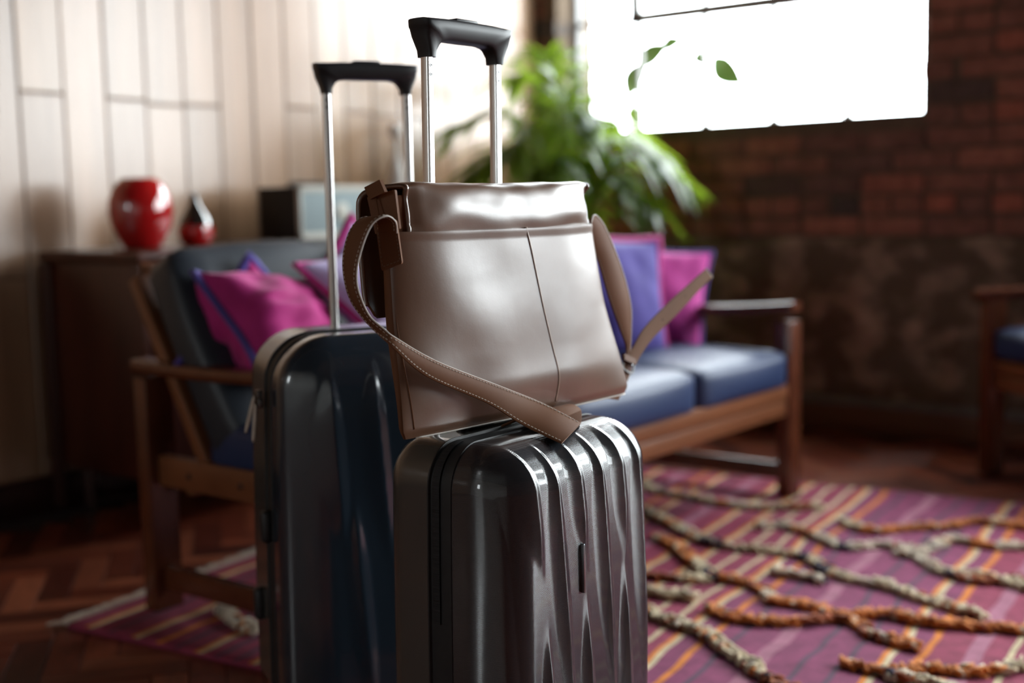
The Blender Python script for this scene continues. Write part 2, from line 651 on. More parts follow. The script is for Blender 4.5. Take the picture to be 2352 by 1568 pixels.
bm = bmesh.new()
xs = [WX - .2] + [v for w in WIN for v in w[:2]] + [ROOM_R + .05]
for i in range(0, len(xs) - 1, 2):
    bm_box(bm, (xs[i], .011, -.05), (xs[i + 1], .27, CEIL))
for x0, x1, z0, z1 in WIN:
    bm_box(bm, (x0, .011, -.05), (x1, .27, z0))
    bm_box(bm, (x0, .011, z1), (x1, .27, CEIL))
from_bm('wall_core', bm, M['mortar'], wb, smooth=False)

BL, BH, JT = .215, .062, .012
brV, brF = [], []


def brick_mesh(L, seed):
    r = random.Random(seed)
    h, d, c = BH, .11, .004
    bm = bmesh.new()
    bm_box(bm, (-L / 2, 0, -h / 2), (L / 2, d, h / 2), c, 1)
    for v in bm.verts:
        v.co += Vector((r.uniform(-.0016, .0016), r.uniform(-.0016, .0016), r.uniform(-.0014, .0014)))
    bmesh.ops.recalc_face_normals(bm, faces=bm.faces)
    me = bpy.data.meshes.new('brick')
    bm.to_mesh(me)
    bm.free()
    me.materials.append(M['brick'])
    return me


BM_S = [brick_mesh(BL, s) for s in range(4)]
BM_H = [brick_mesh((BL - JT) / 2, s + 9) for s in range(3)]
bricks = []
z = .70
row = 0
while z < CEIL - .05:
    x = WX + (-.06 if row % 2 else -.17)
    while x < ROOM_R:
        half = (row % 4 == 1)
        L = (BL - JT) / 2 if half else BL
        x0, x1 = x, x + L
        x += L + JT
        zc = z + BH / 2
        keep = x1 > WX + .02
        for wx0, wx1, wz0, wz1 in WIN:
            if wz0 - BH * .35 < zc < wz1 + .01:
                if x1 > wx0 + .02 and x0 < wx0:
                    if wx0 - x0 < .09:
                        keep = False
                    else:
                        half = True
                        x0, x1 = wx0 - (BL - JT) / 2, wx0
                elif x0 < wx1 - .02 and x1 > wx1:
                    if x1 - wx1 < .09:
                        keep = False
                    else:
                        half = True
                        x0, x1 = wx1, wx1 + (BL - JT) / 2
                elif x0 >= wx0 - .02 and x1 <= wx1 + .02:
                    keep = False
        if keep:
            bricks.append(((x0 + x1) / 2, zc, half))
    z += BH + JT
    row += 1
vis, rest = [], []
for b in bricks:
    q = cam_px((b[0], WY, b[1]))
    (vis if q and -50 < q[0] < 2480 and q[1] > -120 else rest).append(b)
vis, extra = vis[:298], vis[298:]
for b in vis:
    me = rng.choice(BM_H if b[2] else BM_S)
    o = bpy.data.objects.new('brick', me)
    COL.objects.link(o)
    o.parent = wb
    o.location = (b[0], rng.uniform(-.004, .003), b[1] + rng.uniform(-.002, .002))
    o.rotation_euler = (0, rng.uniform(-.008, .008), rng.uniform(-.012, .012))
V, F, T = [], [], []
for b in rest + extra:
    me = (BM_H if b[2] else BM_S)[0]
    n0 = len(V)
    dy = rng.uniform(-.004, .003)
    V += [v.co + Vector((b[0], dy, b[1])) for v in me.vertices]
    F += [tuple(n0 + i for i in p.vertices) for p in me.polygons]
    T += [rng.random()] * len(me.vertices)
o = mk('brick_field', V, F, M['brick_far'], wb, smooth=False, kind='stuff')
o.data.attributes.new('tone', 'FLOAT', 'POINT').data.foreach_set('value', T)

# worn rendered dado below the bricks: uneven relief
nx, nz = 150, 30
V, F = [], []
for i in range(nx + 1):
    for j in range(nz + 1):
        x = WX + (1.5 - WX) * i / nx
        z = .1 + .595 * j / nz
        h = .012 * noise.noise(Vector((x * 5, z * 6, 3))) + .006 * noise.noise(Vector((x * 17, z * 17, 9)))
        V.append((x, -.004 - h - (.004 if j < nz else -.02), z + (.006 * noise.noise(Vector((x * 9, 0, 5))) if j == nz else 0)))
for i in range(nx):
    for j in range(nz):
        a = i * (nz + 1) + j
        F.append((a, a + nz + 1, a + nz + 2, a + 1))
mk('rendered_dado', V, F, M['dado'], wb)
box('dado_plain', (1.5, -.004, .1), (ROOM_R, .02, .70), M['dado'], wb, bev=.003)
struct(box('baseboard_back', (WX + .02, WY - .028, -.005), (ROOM_R, WY + .012, .095), M['skirt'], bev=.004))
struct(box('trim_1', (WX + .02, WY - .036, .096), (ROOM_R, WY + .012, .122), M['greystrip'], bev=.005))


# --- steel windows
def steel_window(n, x0, x1, z0, z1, vbars, hbars, casement, yw=WY + .15):
    w = struct(empty('window_%d' % n, ((x0 + x1) / 2, yw, z0)))
    cx = (x0 + x1) / 2
    bm = bmesh.new()
    t = .022
    for p0, p1 in (((x0, -.02, 0), (x1, .02, t)), ((x0, -.02, z1 - z0 - t), (x1, .02, z1 - z0)), ((x0, -.02, 0), (x0 + t, .02, z1 - z0)), ((x1 - t, -.02, 0), (x1, .02, z1 - z0))):
        bm_box(bm, (p0[0] - cx, p0[1], p0[2]), (p1[0] - cx, p1[1], p1[2]), .002, 1)
    from_bm('window_frame', bm, M['steel'], w, kind=None)
    zs = [0] + [h - z0 for h in hbars] + [z1 - z0]
    xs_ = [x0] + vbars + [x1]
    for v in vbars:
        box('glazing_bar', (v - cx - .006, -.014, t * .5), (v - cx + .006, .014, z1 - z0 - t * .5), M['steel'], w, .0015, 1)
    for h in hbars:
        box('glazing_bar', (x0 - cx + t * .5, -.015, h - z0 - .008), (x1 - cx - t * .5, .015, h - z0 + .008), M['steel'], w, .0015, 1)
    # putty lumps and fixing lugs where bars meet
    bm = bmesh.new()
    for v in vbars:
        for hz in [t] + [h - z0 for h in hbars]:
            r = bmesh.ops.create_icosphere(bm, subdivisions=1, radius=.024)
            for vv in r['verts']:
                vv.co = Vector((vv.co.x + v - cx, vv.co.y * .8, vv.co.z * .8 + hz))
    from_bm('bar_joint', bm, M['steel'], w, kind='stuff')
    if casement:
        a, b, c0, c1 = casement
        bm = bmesh.new()
        for p0, p1 in (((a - .03, -.035, c0 - .028), (b, -.008, c0 + .020)), ((a - .03, -.035, c0 - .028), (a + .020, -.008, c1)), ((b - .014, -.03, c0 - .016), (b + .012, -.008, c1)), ((a, -.03, c1 - .02), (b, -.008, c1))):
            bm_box(bm, (p0[0] - cx, p0[1], p0[2] - z0), (p1[0] - cx, p1[1], p1[2] - z0), .002, 1)
        from_bm('casement_frame', bm, M['steel'], w)
    for i in range(len(xs_) - 1):
        for j in range(len(zs) - 1):
            box('pane', (xs_[i] - cx + .004, -.002, zs[j] + .004), (xs_[i + 1] - cx - .004, .002, zs[j + 1] - .004), M['glass'], w, 0)
    return w


steel_window(1, -3.12, -1.595, 1.1, 2.49, [-2.808, -2.508, -2.215, -1.922], [1.565, 2.02], (-2.808, -1.63, 1.565, 2.02))
steel_window(2, -1.1, 1.25, .9, 2.49, [-.71, -.32, .07, .46, .85], [1.43, 1.96], None)
steel_window(3, 1.5, 3.85, .78, 2.55, [1.89, 2.28, 2.67, 3.06, 3.45], [1.37, 1.96], None)

struct(box('ceiling', (WX - .2, ROOM_F, CEIL), (ROOM_R + .05, WY + .27, CEIL + .1), M['brownwall'], bev=0))
struct(box('wall_right', (ROOM_R, ROOM_F, -.12), (ROOM_R + .1, WY + .05, CEIL), M['brownwall'], bev=0))
bm = bmesh.new()
for p0, p1 in (((WX - .2, -.12), (FW[0], CEIL)), ((FW[1], -.12), (ROOM_R + .1, CEIL)), ((FW[0], -.12), (FW[1], FW[2])), ((FW[0], FW[3]), (FW[1], CEIL))):
    bm_box(bm, (p0[0], ROOM_F - .1, p0[1]), (p1[0], ROOM_F, p1[1]))
struct(from_bm('wall_front', bm, M['darkwall'], None, smooth=False))
steel_window(4, *FW, [-1.99], [1.65], None, ROOM_F - .05)
struct(box('yard', (-30, WY + .3, -.4), (30, 40, -.3), M['plaster'], bev=0))


# ================================================================== SUITCASES
def roundbox_half(W, D, H, rx, ry, rz, z0, front, seam, nx, ny, nz, disp=None, bulge=0.0, taper=0.06):
    """half shell of a suitcase. x width, y depth (front = -y), z up; open at the seam plane y=seam"""
    sgn = -1 if front else 1
    hx = W / 2
    yf = sgn * D / 2

    def mp(p):
        x, yy, zz = p
        k = 1 - taper * ((zz - z0) / H) ** 2.2
        qx = max(-hx + rx, min(hx - rx, x))
        zt, zb = z0 + H - rz, z0 + rz * .6
        qz = max(zb, min(zt, zz))
        d = abs(yy - seam)
        dmax = abs(yf - seam)
        qd = min(d, dmax - ry)
        v = Vector(((x - qx) / rx, (d - qd) / ry, (zz - qz) / (rz if zz > qz else rz * .6)))
        if v.length > 1e-9:
            v = v / max(abs(v.x), abs(v.y), abs(v.z)) * max(abs(v.x), abs(v.y), abs(v.z))
            m_ = max(abs(v.x), abs(v.y), abs(v.z))
            v = v.normalized() * m_
        P = Vector((qx + v.x * rx, qd + v.y * ry, qz + v.z * (rz if zz > qz else rz * .6)))
        b = bulge * (1 - (2 * (P.z - z0) / H - 1) ** 4) * (1 - (P.x / hx) ** 4)
        dd = P.y + b * (P.y / dmax) ** 2
        P2 = Vector((P.x * k, seam + sgn * dd, P.z))
        if disp:
            wgt = sstep(.55, 1.0, P.y / dmax)
            h = disp(P.x / hx, (P.z - z0) / H, P.y / dmax)
            P2.y += sgn * h
        return P2

    def lin(a, b, n):
        return [a + (b - a) * i / n for i in range(n + 1)]

    X = lin(-hx, hx, nx)
    Z = lin(z0, z0 + H, nz)
    Y = lin(seam, yf, ny)
    V, F, idx = [], [], {}

    def vert(p):
        key = (round(p[0], 5), round(p[1], 5), round(p[2], 5))
        if key not in idx:
            idx[key] = len(V)
            V.append(mp(p))
        return idx[key]

    def quad(a, b, c, d):
        F.append((a, b, c, d))

    for i in range(nx):
        for j in range(nz):
            quad(vert((X[i], yf, Z[j])), vert((X[i + 1], yf, Z[j])), vert((X[i + 1], yf, Z[j + 1])), vert((X[i], yf, Z[j + 1])))
    for k in range(ny):
        for j in range(nz):
            for s in (-hx, hx):
                quad(vert((s, Y[k], Z[j])), vert((s, Y[k + 1], Z[j])), vert((s, Y[k + 1], Z[j + 1])), vert((s, Y[k], Z[j + 1])))
        for i in range(nx):
            for s in (z0, z0 + H):
                quad(vert((X[i], Y[k], s)), vert((X[i + 1], Y[k], s)), vert((X[i + 1], Y[k + 1], s)), vert((X[i], Y[k + 1], s)))
    bm = bmesh.new()
    vs = [bm.verts.new(v) for v in V]
    for f in F:
        try:
            bm.faces.new([vs[i] for i in f])
        except ValueError:
            pass
    return bm


def ribs(spec):
    """spec: (u_top, u_bottom, t_start, t_end, amp, width_left, width_right), t = height fraction from the bottom"""
    def f(u, t, dep):
        h = 0.0
        for ut, ub, t0, t1, A, wl_, wr in spec:
            if not (t0 < t < t1):
                continue
            s = (t1 - t) / (t1 - t0)
            uc = ut + (ub - ut) * (s ** 1.25)
            env = sstep(0, .18, s) * sstep(0, .45, 1 - s)
            d = u - uc
            sc_ = .35 + .65 * sstep(0, .3, s) * sstep(0, .5, 1 - s)
            if d < 0:
                a = max(0, 1 + d / (wl_ * sc_))
                h += A * env * a ** 1.4
            else:
                a = max(0, 1 - d / (wr * sc_))
                h += A * env * a
        return h * sstep(.35, .8, dep)
    return f


def band_ring(W, H, rx, rz, z0, k_taper, y0, y1, inset, n=14):
    """closed band following the seam outline"""
    hx = W / 2 - inset
    P = []
    zt, zb = z0 + H - inset, z0 + inset
    rb = rz * .6

    def sc_(z):
        return 1 - k_taper * ((z - z0) / H) ** 2.2
    for i in range(n + 1):
        a = math.pi / 2 * i / n
        P.append((-hx + rx - rx * math.cos(a), zt - rz + rz * math.sin(a)))
    for i in range(n + 1):
        a = math.pi / 2 * i / n
        P.append((hx - rx + rx * math.sin(a), zt - rz + rz * math.cos(a)))
    side = [(hx, zt - rz - (zt - rz - zb - rb) * i / 10) for i in range(1, 10)]
    P += side
    for i in range(n + 1):
        a = math.pi / 2 * i / n
        P.append((hx - rx + rx * math.cos(a), zb + rb - rb * math.sin(a)))
    for i in range(n + 1):
        a = math.pi / 2 * i / n
        P.append((-hx + rx - rx * math.sin(a), zb + rb - rb * math.cos(a)))
    P += [(-x, z_) for x, z_ in reversed(side)]
    P = [(x * sc_(z_), z_) for x, z_ in P]
    return P


def seam_band(name, outline, y0, y1, m, parent, proud=0.0):
    prof = [(y0, -.004), (y0 + .003, proud), (y1 - .003, proud), (y1, -.004)]
    n = len(outline)
    cx = 0
    cz = sum(p[1] for p in outline) / n
    rings = []
    for yy, off in prof:
        ring = []
        for i in range(n):
            x, z_ = outline[i]
            a, b = outline[i - 1], outline[(i + 1) % n]
            t = Vector((b[0] - a[0], b[1] - a[1]))
            t.normalize()
            nrm = Vector((-t.y, t.x))
            if nrm.dot(Vector((x, z_ - cz))) < 0:
                nrm = -nrm
            ring.append(Vector((x + nrm.x * off, yy, z_ + nrm.y * off)))
        rings.append(ring)
    V, F = loft(rings, True, False)
    return mk(name, V, F, m, parent, auto=50)


def grip(name, cx, ztop, L, hleg, y, m, parent, tsx, tsy, lean):
    """U-shaped moulded handle grip"""
    S = []
    h = L / 2
    tb = tsx * .5
    out_b = h - .0078
    # (outer, inner, depth) along the U from left foot to right foot
    left = [((-out_b, ztop - hleg), (-out_b + .0150, ztop - hleg), .0125),
            ((-out_b - .001, ztop - hleg * .82), (-out_b + .0158, ztop - hleg * .82), .013),
            ((-h - .001, ztop - hleg * .45), (-out_b + .021, ztop - hleg * .66), .016),
            ((-h - .003, ztop - hleg * .2), (-out_b + .0255, ztop - hleg * .585), .0185),
            ((-h - .0035, ztop - .009), (-out_b + .0285, ztop - .0275), .0195),
            ((-h - .0045, ztop - .0005), (-out_b + .033, ztop - .0265), .020),
            ((-h + .010, ztop), (-out_b + .040, ztop - .0258), .0205),
            ((-h + .035, ztop + .001), (-h + .05, ztop - .0258), .0205)]
    mid = [((0, ztop + .0015), (0, ztop - .0262), .0205)]
    right = [((-a[0], a[1]), (-b[0], b[1]), d) for a, b, d in reversed(left)]
    U = left + mid + right
    rings = []
    n = 20
    for o, i_, d in U:
        c = ((o[0] + i_[0]) / 2, (o[1] + i_[1]) / 2)
        e = ((o[0] - i_[0]) / 2, (o[1] - i_[1]) / 2)
        ring = []
        for j in range(n):
            a = 2 * math.pi * j / n
            ca, sa = sgnpow(math.cos(a), .36), sgnpow(math.sin(a), .5)
            dd = d * (1 if ca > -.2 else .82)
            xx = cx + c[0] + e[0] * ca
            zz = c[1] + e[1] * ca
            ring.append(Vector((xx + lean * (zz - ztop), y + dd * sa, zz)))
        rings.append(ring)
    V, F = loft(rings)
    return mk(name, V, F, m, parent, auto=60)


def suitcase(root, W, D, H, z0, rib, shell_m, side_m, band_y, dims, nx=120, nz=110):
    rx, ry, rz = dims
    tp = .055
    y0, y1 = band_y
    bmf = roundbox_half(W, D, H, rx, ry, rz, z0, True, y0, nx, 26, nz, rib, .006, tp)
    sf = from_bm('front_shell', bmf, shell_m, root, auto=None)
    bmb = roundbox_half(W, D, H, rx * .9, ry * .65, rz * .9, z0, False, y1, 40, 16, 60, None, .002, tp)
    sb = from_bm('rear_shell', bmb, side_m, root, auto=None)
    ol = band_ring(W, H, rx * .95, rz * .95, z0, tp, y0, y1, .002)
    bd = seam_band('zip_band', ol, y0 - .003, y1 + .003, M['rubber'], root, .0)
    yb = y1 - (y1 - y0) * .1
    for yy in (y0, y1):
        seam_band('shell_rim', ol, yy - .004, yy + .004, M['rubber'], root, .0032)
    return sf, sb, bd, ol


def caster(root, x, yy, s=1.0):
    w = box('caster', (x - .016 * s, yy - .018 * s, .035 * s), (x + .016 * s, yy + .018 * s, .062), M['black'], root, .004)
    for dx in (-.013, .013):
        n = 18
        rings = []
        for k, (t, r) in enumerate(((-.008, .017), (-.006, .023), (.006, .023), (.008, .017))):
            rings.append([Vector((x + (dx + t) * s, yy + .004 + r * s * math.cos(2 * math.pi * j / n), .0231 * s + r * s * math.sin(2 * math.pi * j / n))) for j in range(n)])
        V, F = loft(rings)
        mk('wheel', V, F, M['rubber'], w, auto=40)


def trolley(root, cx, yb, ztop, zbase, L, lean, btn=True):
    g = grip('grip', cx, ztop, L, .048, yb, M['black'], root, .013, .016, lean)
    bm = bmesh.new()
    bm_box(bm, (cx - .022, yb - .011, ztop - .002), (cx + .022, yb + .011, ztop + .0045), .002, 2)
    from_bm('release_button', bm, M['black'], root)
    for s in (-1, 1):
        x = cx + s * (L / 2 - .0138)
        zt = ztop - .044
        def lx(z):
            return x + lean * (z - ztop)
        rings = []
        n = 16
        for z_ in (zbase, (zbase + zt) / 2, zt):
            rings.append([Vector((lx(z_) + .0058 * sgnpow(math.cos(2 * math.pi * (j + .5) / n), .35), yb + .0066 * sgnpow(math.sin(2 * math.pi * (j + .5) / n), .35), z_)) for j in range(n)])
        V, F = loft(rings)
        t = mk('telescopic_tube', V, F, M['alu'], root, auto=40)
        for k in (0, 1):
            zz = ztop - .058 - k * .0115
            n = 12
            prof = [(.0024, 0.0), (.0024, -.0007), (.0012, -.0008), (.0011, -.0002)]
            rings = [[Vector((lx(zz) + r * math.cos(2 * math.pi * j / n), yb - .0066 + dy, zz + r * math.sin(2 * math.pi * j / n))) for j in range(n)] for r, dy in prof]
            V, F = loft(rings)
            mk('screw', V, F, M['screw'], t, auto=30)
        box('tube_socket', (lx(zbase) - .013, yb - .0125, zbase - .012), (lx(zbase) + .013, yb + .0125, zbase + .001), M['black'], root, .003)
    return g


# --- cabin-size case in front
W, D, H = .346, .203, .498
Z0 = .052
fc = thing('cabin_suitcase', 'smaller charcoal hard-shell suitcase with lined ribbed front, standing nearest under the leather bag', 'suitcase', (-1.003, 1.279, 0), R(90.4))
LW, RW, AM = .15, .07, .0058
SPEC = [(-1.0, -.80, -.2, 1.03, .005, .20, .09), (-.74, -.60, .66, 1.03, AM, LW, RW), (-.46, -.22, .18, 1.03, AM, LW, RW), (-.18, -.06, .64, 1.03, AM, LW, RW),
        (.12, .30, .22, 1.03, AM, LW, RW), (.40, .48, .62, 1.03, AM, LW, RW), (.66, .78, .15, 1.03, AM, LW, RW), (.92, .95, .3, 1.0, .003, .10, .05),
        (-.56, -.40, -.5, .57, AM, LW, RW), (-.08, .10, -.5, .61, AM, LW, RW), (.44, .56, -.5, .67, AM, LW, RW)]
sf, sb, bd, ol = suitcase(fc, W, D, H, Z0, ribs(SPEC), M['shell'], M['shell_side'], (-.017, .019), (.052, .062, .055), 200, 120)
# short zip tape on the left side, and round the top
V, F = [], []
pts = []
hx = W / 2
for i in range(30):
    pts.append((ol[i], .026))
zt_rings = []
zl = [(p[0], p[1]) for p in ol[:15]]
zl = [(-hx * (1 - .055 * ((z_ - Z0) / H) ** 2.2) + .002, z_) for z_ in [.33 + (zl[0][1] - .33) * i / 8 for i in range(8)]] + zl
rings = []
for (x, z_) in zl:
    d = Vector((x + .05 if z_ > .49 else x, z_ - .48 if z_ > .49 else 0))
    d.normalize()
    rings.append([Vector((x + d.x * .0025, .0205 - .0195, z_ + d.y * .0025)), Vector((x + d.x * .0035, .0065, z_ + d.y * .0035)), Vector((x + d.x * .0025, .012, z_ + d.y * .0025)), Vector((x - d.x * .002, .0065, z_ - d.y * .002))])
V, F = loft(rings)
mk('zip_tape', V, F, M['zip'], fc, auto=30)
trolley(fc, .006, .0915, 1.0732, .545, .1655, .018)
for sx in (-.12, .12):
    for yy in (-.062, .062):
        caster(fc, sx, yy)
# slim metal badge bar on the front
bm = bmesh.new()
bm_box(bm, (-.026, -.1125, .352), (-.0215, -.1055, .415), .0015, 2)
bdg = from_bm('badge_bar', bm, M['badge'], fc)
bdg['label'] = 'slim grey metal bar'
# carry handle on top, mostly under the bag
hp = catmull([(-.075, .045, .545), (-.06, .045, .555), (-.03, .045, .558), (.03, .045, .558), (.06, .045, .555), (.075, .045, .545)], 4)
tube('carry_handle', hp, .006, M['black'], fc, 8, flat=1.6)

# --- larger case behind
W2, D2, H2 = .427, .216, .5886
Z2 = .06
bc = thing('large_suitcase', 'taller blue-black glossy hard-shell suitcase standing behind and left of the smaller suitcase', 'suitcase', (-1.3964, 1.445, 0), R(63.6))
SPEC2 = [(-.66, -.56, .40, .93, .005, .15, .08), (-.34, -.22, .35, .95, .005, .15, .08), (.02, .12, .42, .95, .005, .15, .08), (.36, .46, .35, .95, .005, .15, .08), (.68, .74, .4, .93, .005, .15, .08),
         (-.50, -.36, -.1, .60, .005, .13, .08), (-.14, -.02, -.1, .56, .005, .13, .08), (.20, .32, -.1, .60, .005, .13, .08), (.54, .62, -.1, .55, .005, .13, .08)]
sf2, sb2, bd2, ol2 = suitcase(bc, W2, D2, H2, Z2, ribs(SPEC2), M['shell_blue'], M['shell_side'], (-.034, .002), (.085, .042, .075), 150, 110)
trolley(bc, 0, .078, 1.0661, .642, .1636, .0)
for sx in (-.15, .15):
    for yy in (-.062, .062):
        caster(bc, sx, yy, 1.05)
# side feet / lock housings
for z_, nm in ((.355, 'side_foot'), (.215, 'side_foot')):
    bm = bmesh.new()
    x = -W2 / 2 + .001
    yy = -.016 if z_ > .3 else .05
    bm_box(bm, (x - .013, yy - .011, z_ - .026), (x + .006, yy + .011, z_ + .026), .008, 3)
    from_bm(nm, bm, M['black'], bc)


# zip pullers with cord loops
def puller(z_, dy, dx, tilt):
    x = -W2 / 2 - .004
    sl = box('zip_slider', (x - .006, dy - .007, z_ - .009), (x + .003, dy + .007, z_ + .006), M['screw'], bc, .002)
    P = []
    Lp = .056
    for i in range(16):
        a = 2 * math.pi * i / 16
        u, v = math.sin(a) * .0052, (1 - math.cos(a)) * Lp / 2
        P.append((x - .008 - v * dx, dy + u + v * tilt, z_ - .003 - v))
    return tube('puller_loop', P, .0019, M['thread'], sl, 6, True)


puller(.560, -.014, .22, .26)
puller(.548, -.018, .10, .02)

# ================================================================== MESSENGER BAG
A = Vector((-1.0112, 1.0613, .565))
ax = Vector((-.9841, 1.5018, .565)) - A
ax.normalize()
nh = Vector((ax.y, -ax.x, 0))
bz = math.cos(R(3)) * Vector((0, 0, 1)) - math.sin(R(3)) * nh
nn = ax.cross(bz)
BM = Matrix((ax, -nn, bz)).transposed().to_4x4()
BM.translation = Vector((0, 0, .84)) + (A - Vector((0, 0, .84))) * 1.018
BM = BM @ Matrix.Scale(1.018, 4)
bag = thing('messenger_bag', 'brown leather messenger bag with shoulder strap, resting on the front suitcase', 'bag', mtx=BM)


def aL(b):
    return .0015 + .010 * min(1, b / .245) + .02 * max(0, b - .245)


def aR(b):
    pts = [(-.01, .4405), (0, .4413), (.0143, .4426), (.066, .4287), (.13, .409), (.2156, .3885), (.2447, .382), (.31, .376)]
    for (b0, a0), (b1, a1) in zip(pts, pts[1:]):
        if b <= b1:
            return a0 + (a1 - a0) * (b - b0) / (b1 - b0)
    return pts[-1][1]


def thick(b):
    return .024 + .028 * sstep(0, .16, b)


def bag_pt(phi, b, grow=0.0, nx_=4.6, nc=2.6):
    l, r = aL(b), aR(b)
    t = thick(b) + 2 * grow
    cxx, h = (l + r) / 2, (r - l) / 2 + grow
    u = sgnpow(math.cos(phi), 2 / (nx_ if math.cos(phi) > 0 else 2.4))
    w = sgnpow(math.sin(phi), 2 / nc)
    c = -thick(b) / 2 + .006 + w * t / 2
    if w > 0:
        belly = .011 * (1 - u * u) * sstep(-.004, .055, b) * (1 - .62 * min(1, b / .26))
        dent = .0035 * noise.noise(Vector((u * 2.2, b * 11, 1.5))) * (1 - u ** 4)
        c += belly + dent
        c -= .010 * sstep(.0, .05, .05 - b) * (1 - abs(u)) * 0
    return Vector((cxx + u * h, -c, b))


NPH = 96
phis = [2 * math.pi * j / NPH for j in range(NPH)]
rings = []
for i in range(41):
    b = .287 * i / 40
    g = -.006 * (1 - sstep(0, .012, b))
    rings.append([bag_pt(p, b, g) for p in phis])
V, F = loft(rings)
mk('bag_body', V, F, M['leather_d'], bag, auto=60)


def pocket_layer(grow, thickn):
    """front pocket panel wrapping the left corner to its seam"""
    ph = [R(0 + (168 - 0) * j / 90) for j in range(91)]
    rows = []
    nb = 56
    for i in range(nb + 1):
        s = i / nb
        row = []
        for j, p in enumerate(ph):
            u = math.cos(p)
            top = .2445 - .0035 * (1 - u * u) + .001 * noise.noise(Vector((u * 3, 1, 1)))
            b = top * s
            gg = grow + (.0055 if grow > .001 else .0035) * s ** 3 - .005 * (1 - sstep(0, .010, b))
            if s > .97:
                gg += .0012
            row.append(bag_pt(p, b, gg))
        rows.append(row)
    return rows


rows = pocket_layer(.0022, .0022)
inner = pocket_layer(.0004, 0)
nb, nj = len(rows), len(rows[0])
V = [p for r in rows for p in r] + [p for r in inner for p in r]
F = []
off = nb * nj
for i in range(nb - 1):
    for j in range(nj - 1):
        a = i * nj + j
        F.append((a, a + 1, a + nj + 1, a + nj))
        F.append((off + a + nj, off + a + nj + 1, off + a + 1, off + a))
for i in range(nb - 1):
    for j in (0, nj - 1):
        a = i * nj + j
        F.append((a, a + nj, off + a + nj, off + a))
for j in range(nj - 1):
    for i in (0, nb - 1):
        a = i * nj + j
        F.append((a, a + 1, off + a + 1, off + a))
bm = bmesh.new()
vs = [bm.verts.new(v) for v in V]
for f in F:
    bm.faces.new([vs[i] for i in f])
pk = from_bm('front_pocket', bm, M['leather'], bag, auto=60)


def front_c(a, b, grow):
    """y of the front surface at (a, b)"""
    l, r = aL(b), aR(b)
    u = (a - (l + r) / 2) / ((r - l) / 2)
    u = max(-.999, min(.999, u))
    p = math.acos(sgnpow(u, (4.6 if u > 0 else 2.4) / 2))
    return bag_pt(p, b, grow)


# centre seam piping, its bright highlight painted in as a paler colour
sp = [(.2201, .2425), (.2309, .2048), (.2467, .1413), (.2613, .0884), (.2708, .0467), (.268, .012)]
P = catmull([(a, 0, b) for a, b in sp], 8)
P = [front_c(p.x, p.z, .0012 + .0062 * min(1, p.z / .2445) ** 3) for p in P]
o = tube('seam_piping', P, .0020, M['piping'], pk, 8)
# corner seam, left
P = catmull([(.0135, 0, .20), (.013, 0, .149), (.0155, 0, .082), (.0205, 0, .011)], 8)
P = [front_c(p.x, p.z, .0024) for p in P]
tube('corner_seam', P, .0009, M['leather_d'], pk, 6)
# pale raw edge at the bottom of the pocket and on its top edge
P = [front_c(.02 + (.438 - .02) * i / 40, .0012, -.0022) + Vector((0, -.0004, -.0012)) for i in range(41)]
o = tube('raw_edge', P, .0011, M['rawedge'], pk, 6)
o['label'] = 'pale raw leather edge along the bottom'

# flap: from inside the pocket up over the top and down the back
prof = [(.002, .222), (.0055, .240), (.009, .262), (.0085, .282), (.004, .294), (-.004, .2995), (-.018, .301), (-.036, .299), (-.048, .291), (-.053, .27), (-.054, .22), (-.053, .17), (-.050, .143)]
prof = catmull([(c, 0, b) for c, b in prof], 6)
NA = 60


def flap_pt(k, s, off):
    p = prof[k]
    f = k / (len(prof) - 1)
    t = prof[min(k + 1, len(prof) - 1)] - prof[max(k - 1, 0)]
    t.normalize()
    nrm = Vector((t.z, 0, -t.x))      # outwards in (c, b)
    if f > .5:
        pass
    l = .0345 - .034 * sstep(.42, .72, f)
    r = .3775 + .004 * sstep(.45, .7, f)
    e = min(s, 1 - s)
    # rounded lower corners on the back
    a = l + (r - l) * s
    puff = (.3 if f < .12 else 1) * -.003 * (1 - sstep(0, .05, e)) + .0035 * sstep(0, .2, e) * math.sin(math.pi * min(1, f / .4)) * (1 if f < .4 else 0)
    dent = .0022 * noise.noise(Vector((s * 7, f * 9, 4.2))) * sstep(0, .1, e)
    c = p.x - nrm.x * (puff + dent - off) * -1
    if f < .42:
        base = -front_c(a, min(.285, p.z), .0).y
        c += (base - .0085) * (1 - sstep(.22, .42, f)) + .0035 * (1 - sstep(.1, .3, f))
    b = p.z - nrm.z * (puff + dent - off) * -1
    dip = -.004 * math.sin(math.pi * s) * math.exp(-((f - .47) / .12) ** 2)
    if f > .85:
        b += .016 * (1 - sstep(0, .05, e)) * (f - .85) / .15
    return Vector((a, -c, b + dip * 0.5))


V, F = [], []
K = len(prof)
svals = [0, .004, .01, .02, .035, .05] + [.05 + .9 * i / NA for i in range(1, NA)] + [.95, .965, .98, .99, .996, 1]
for off in (.0022, -.0022):
    for k in range(K):
        for s in svals:
            V.append(flap_pt(k, s, off))
NS = len(svals)
o2 = K * NS
for k in range(K - 1):
    for j in range(NS - 1):
        a = k * NS + j
        F.append((a, a + 1, a + NS + 1, a + NS))
        F.append((o2 + a + NS, o2 + a + NS + 1, o2 + a + 1, o2 + a))
for k in range(K - 1):
    for j in (0, NS - 1):
        a = k * NS + j
        F.append((a, a + NS, o2 + a + NS, o2 + a))
for j in range(NS - 1):
    for k in (0, K - 1):
        a = k * NS + j
        F.append((a, a + 1, o2 + a + 1, o2 + a))
bm = bmesh.new()
vs = [bm.verts.new(v) for v in V]
for f in F:
    bm.faces.new([vs[i] for i in f])
fl = from_bm('flap', bm, M['leather'], bag, auto=70)
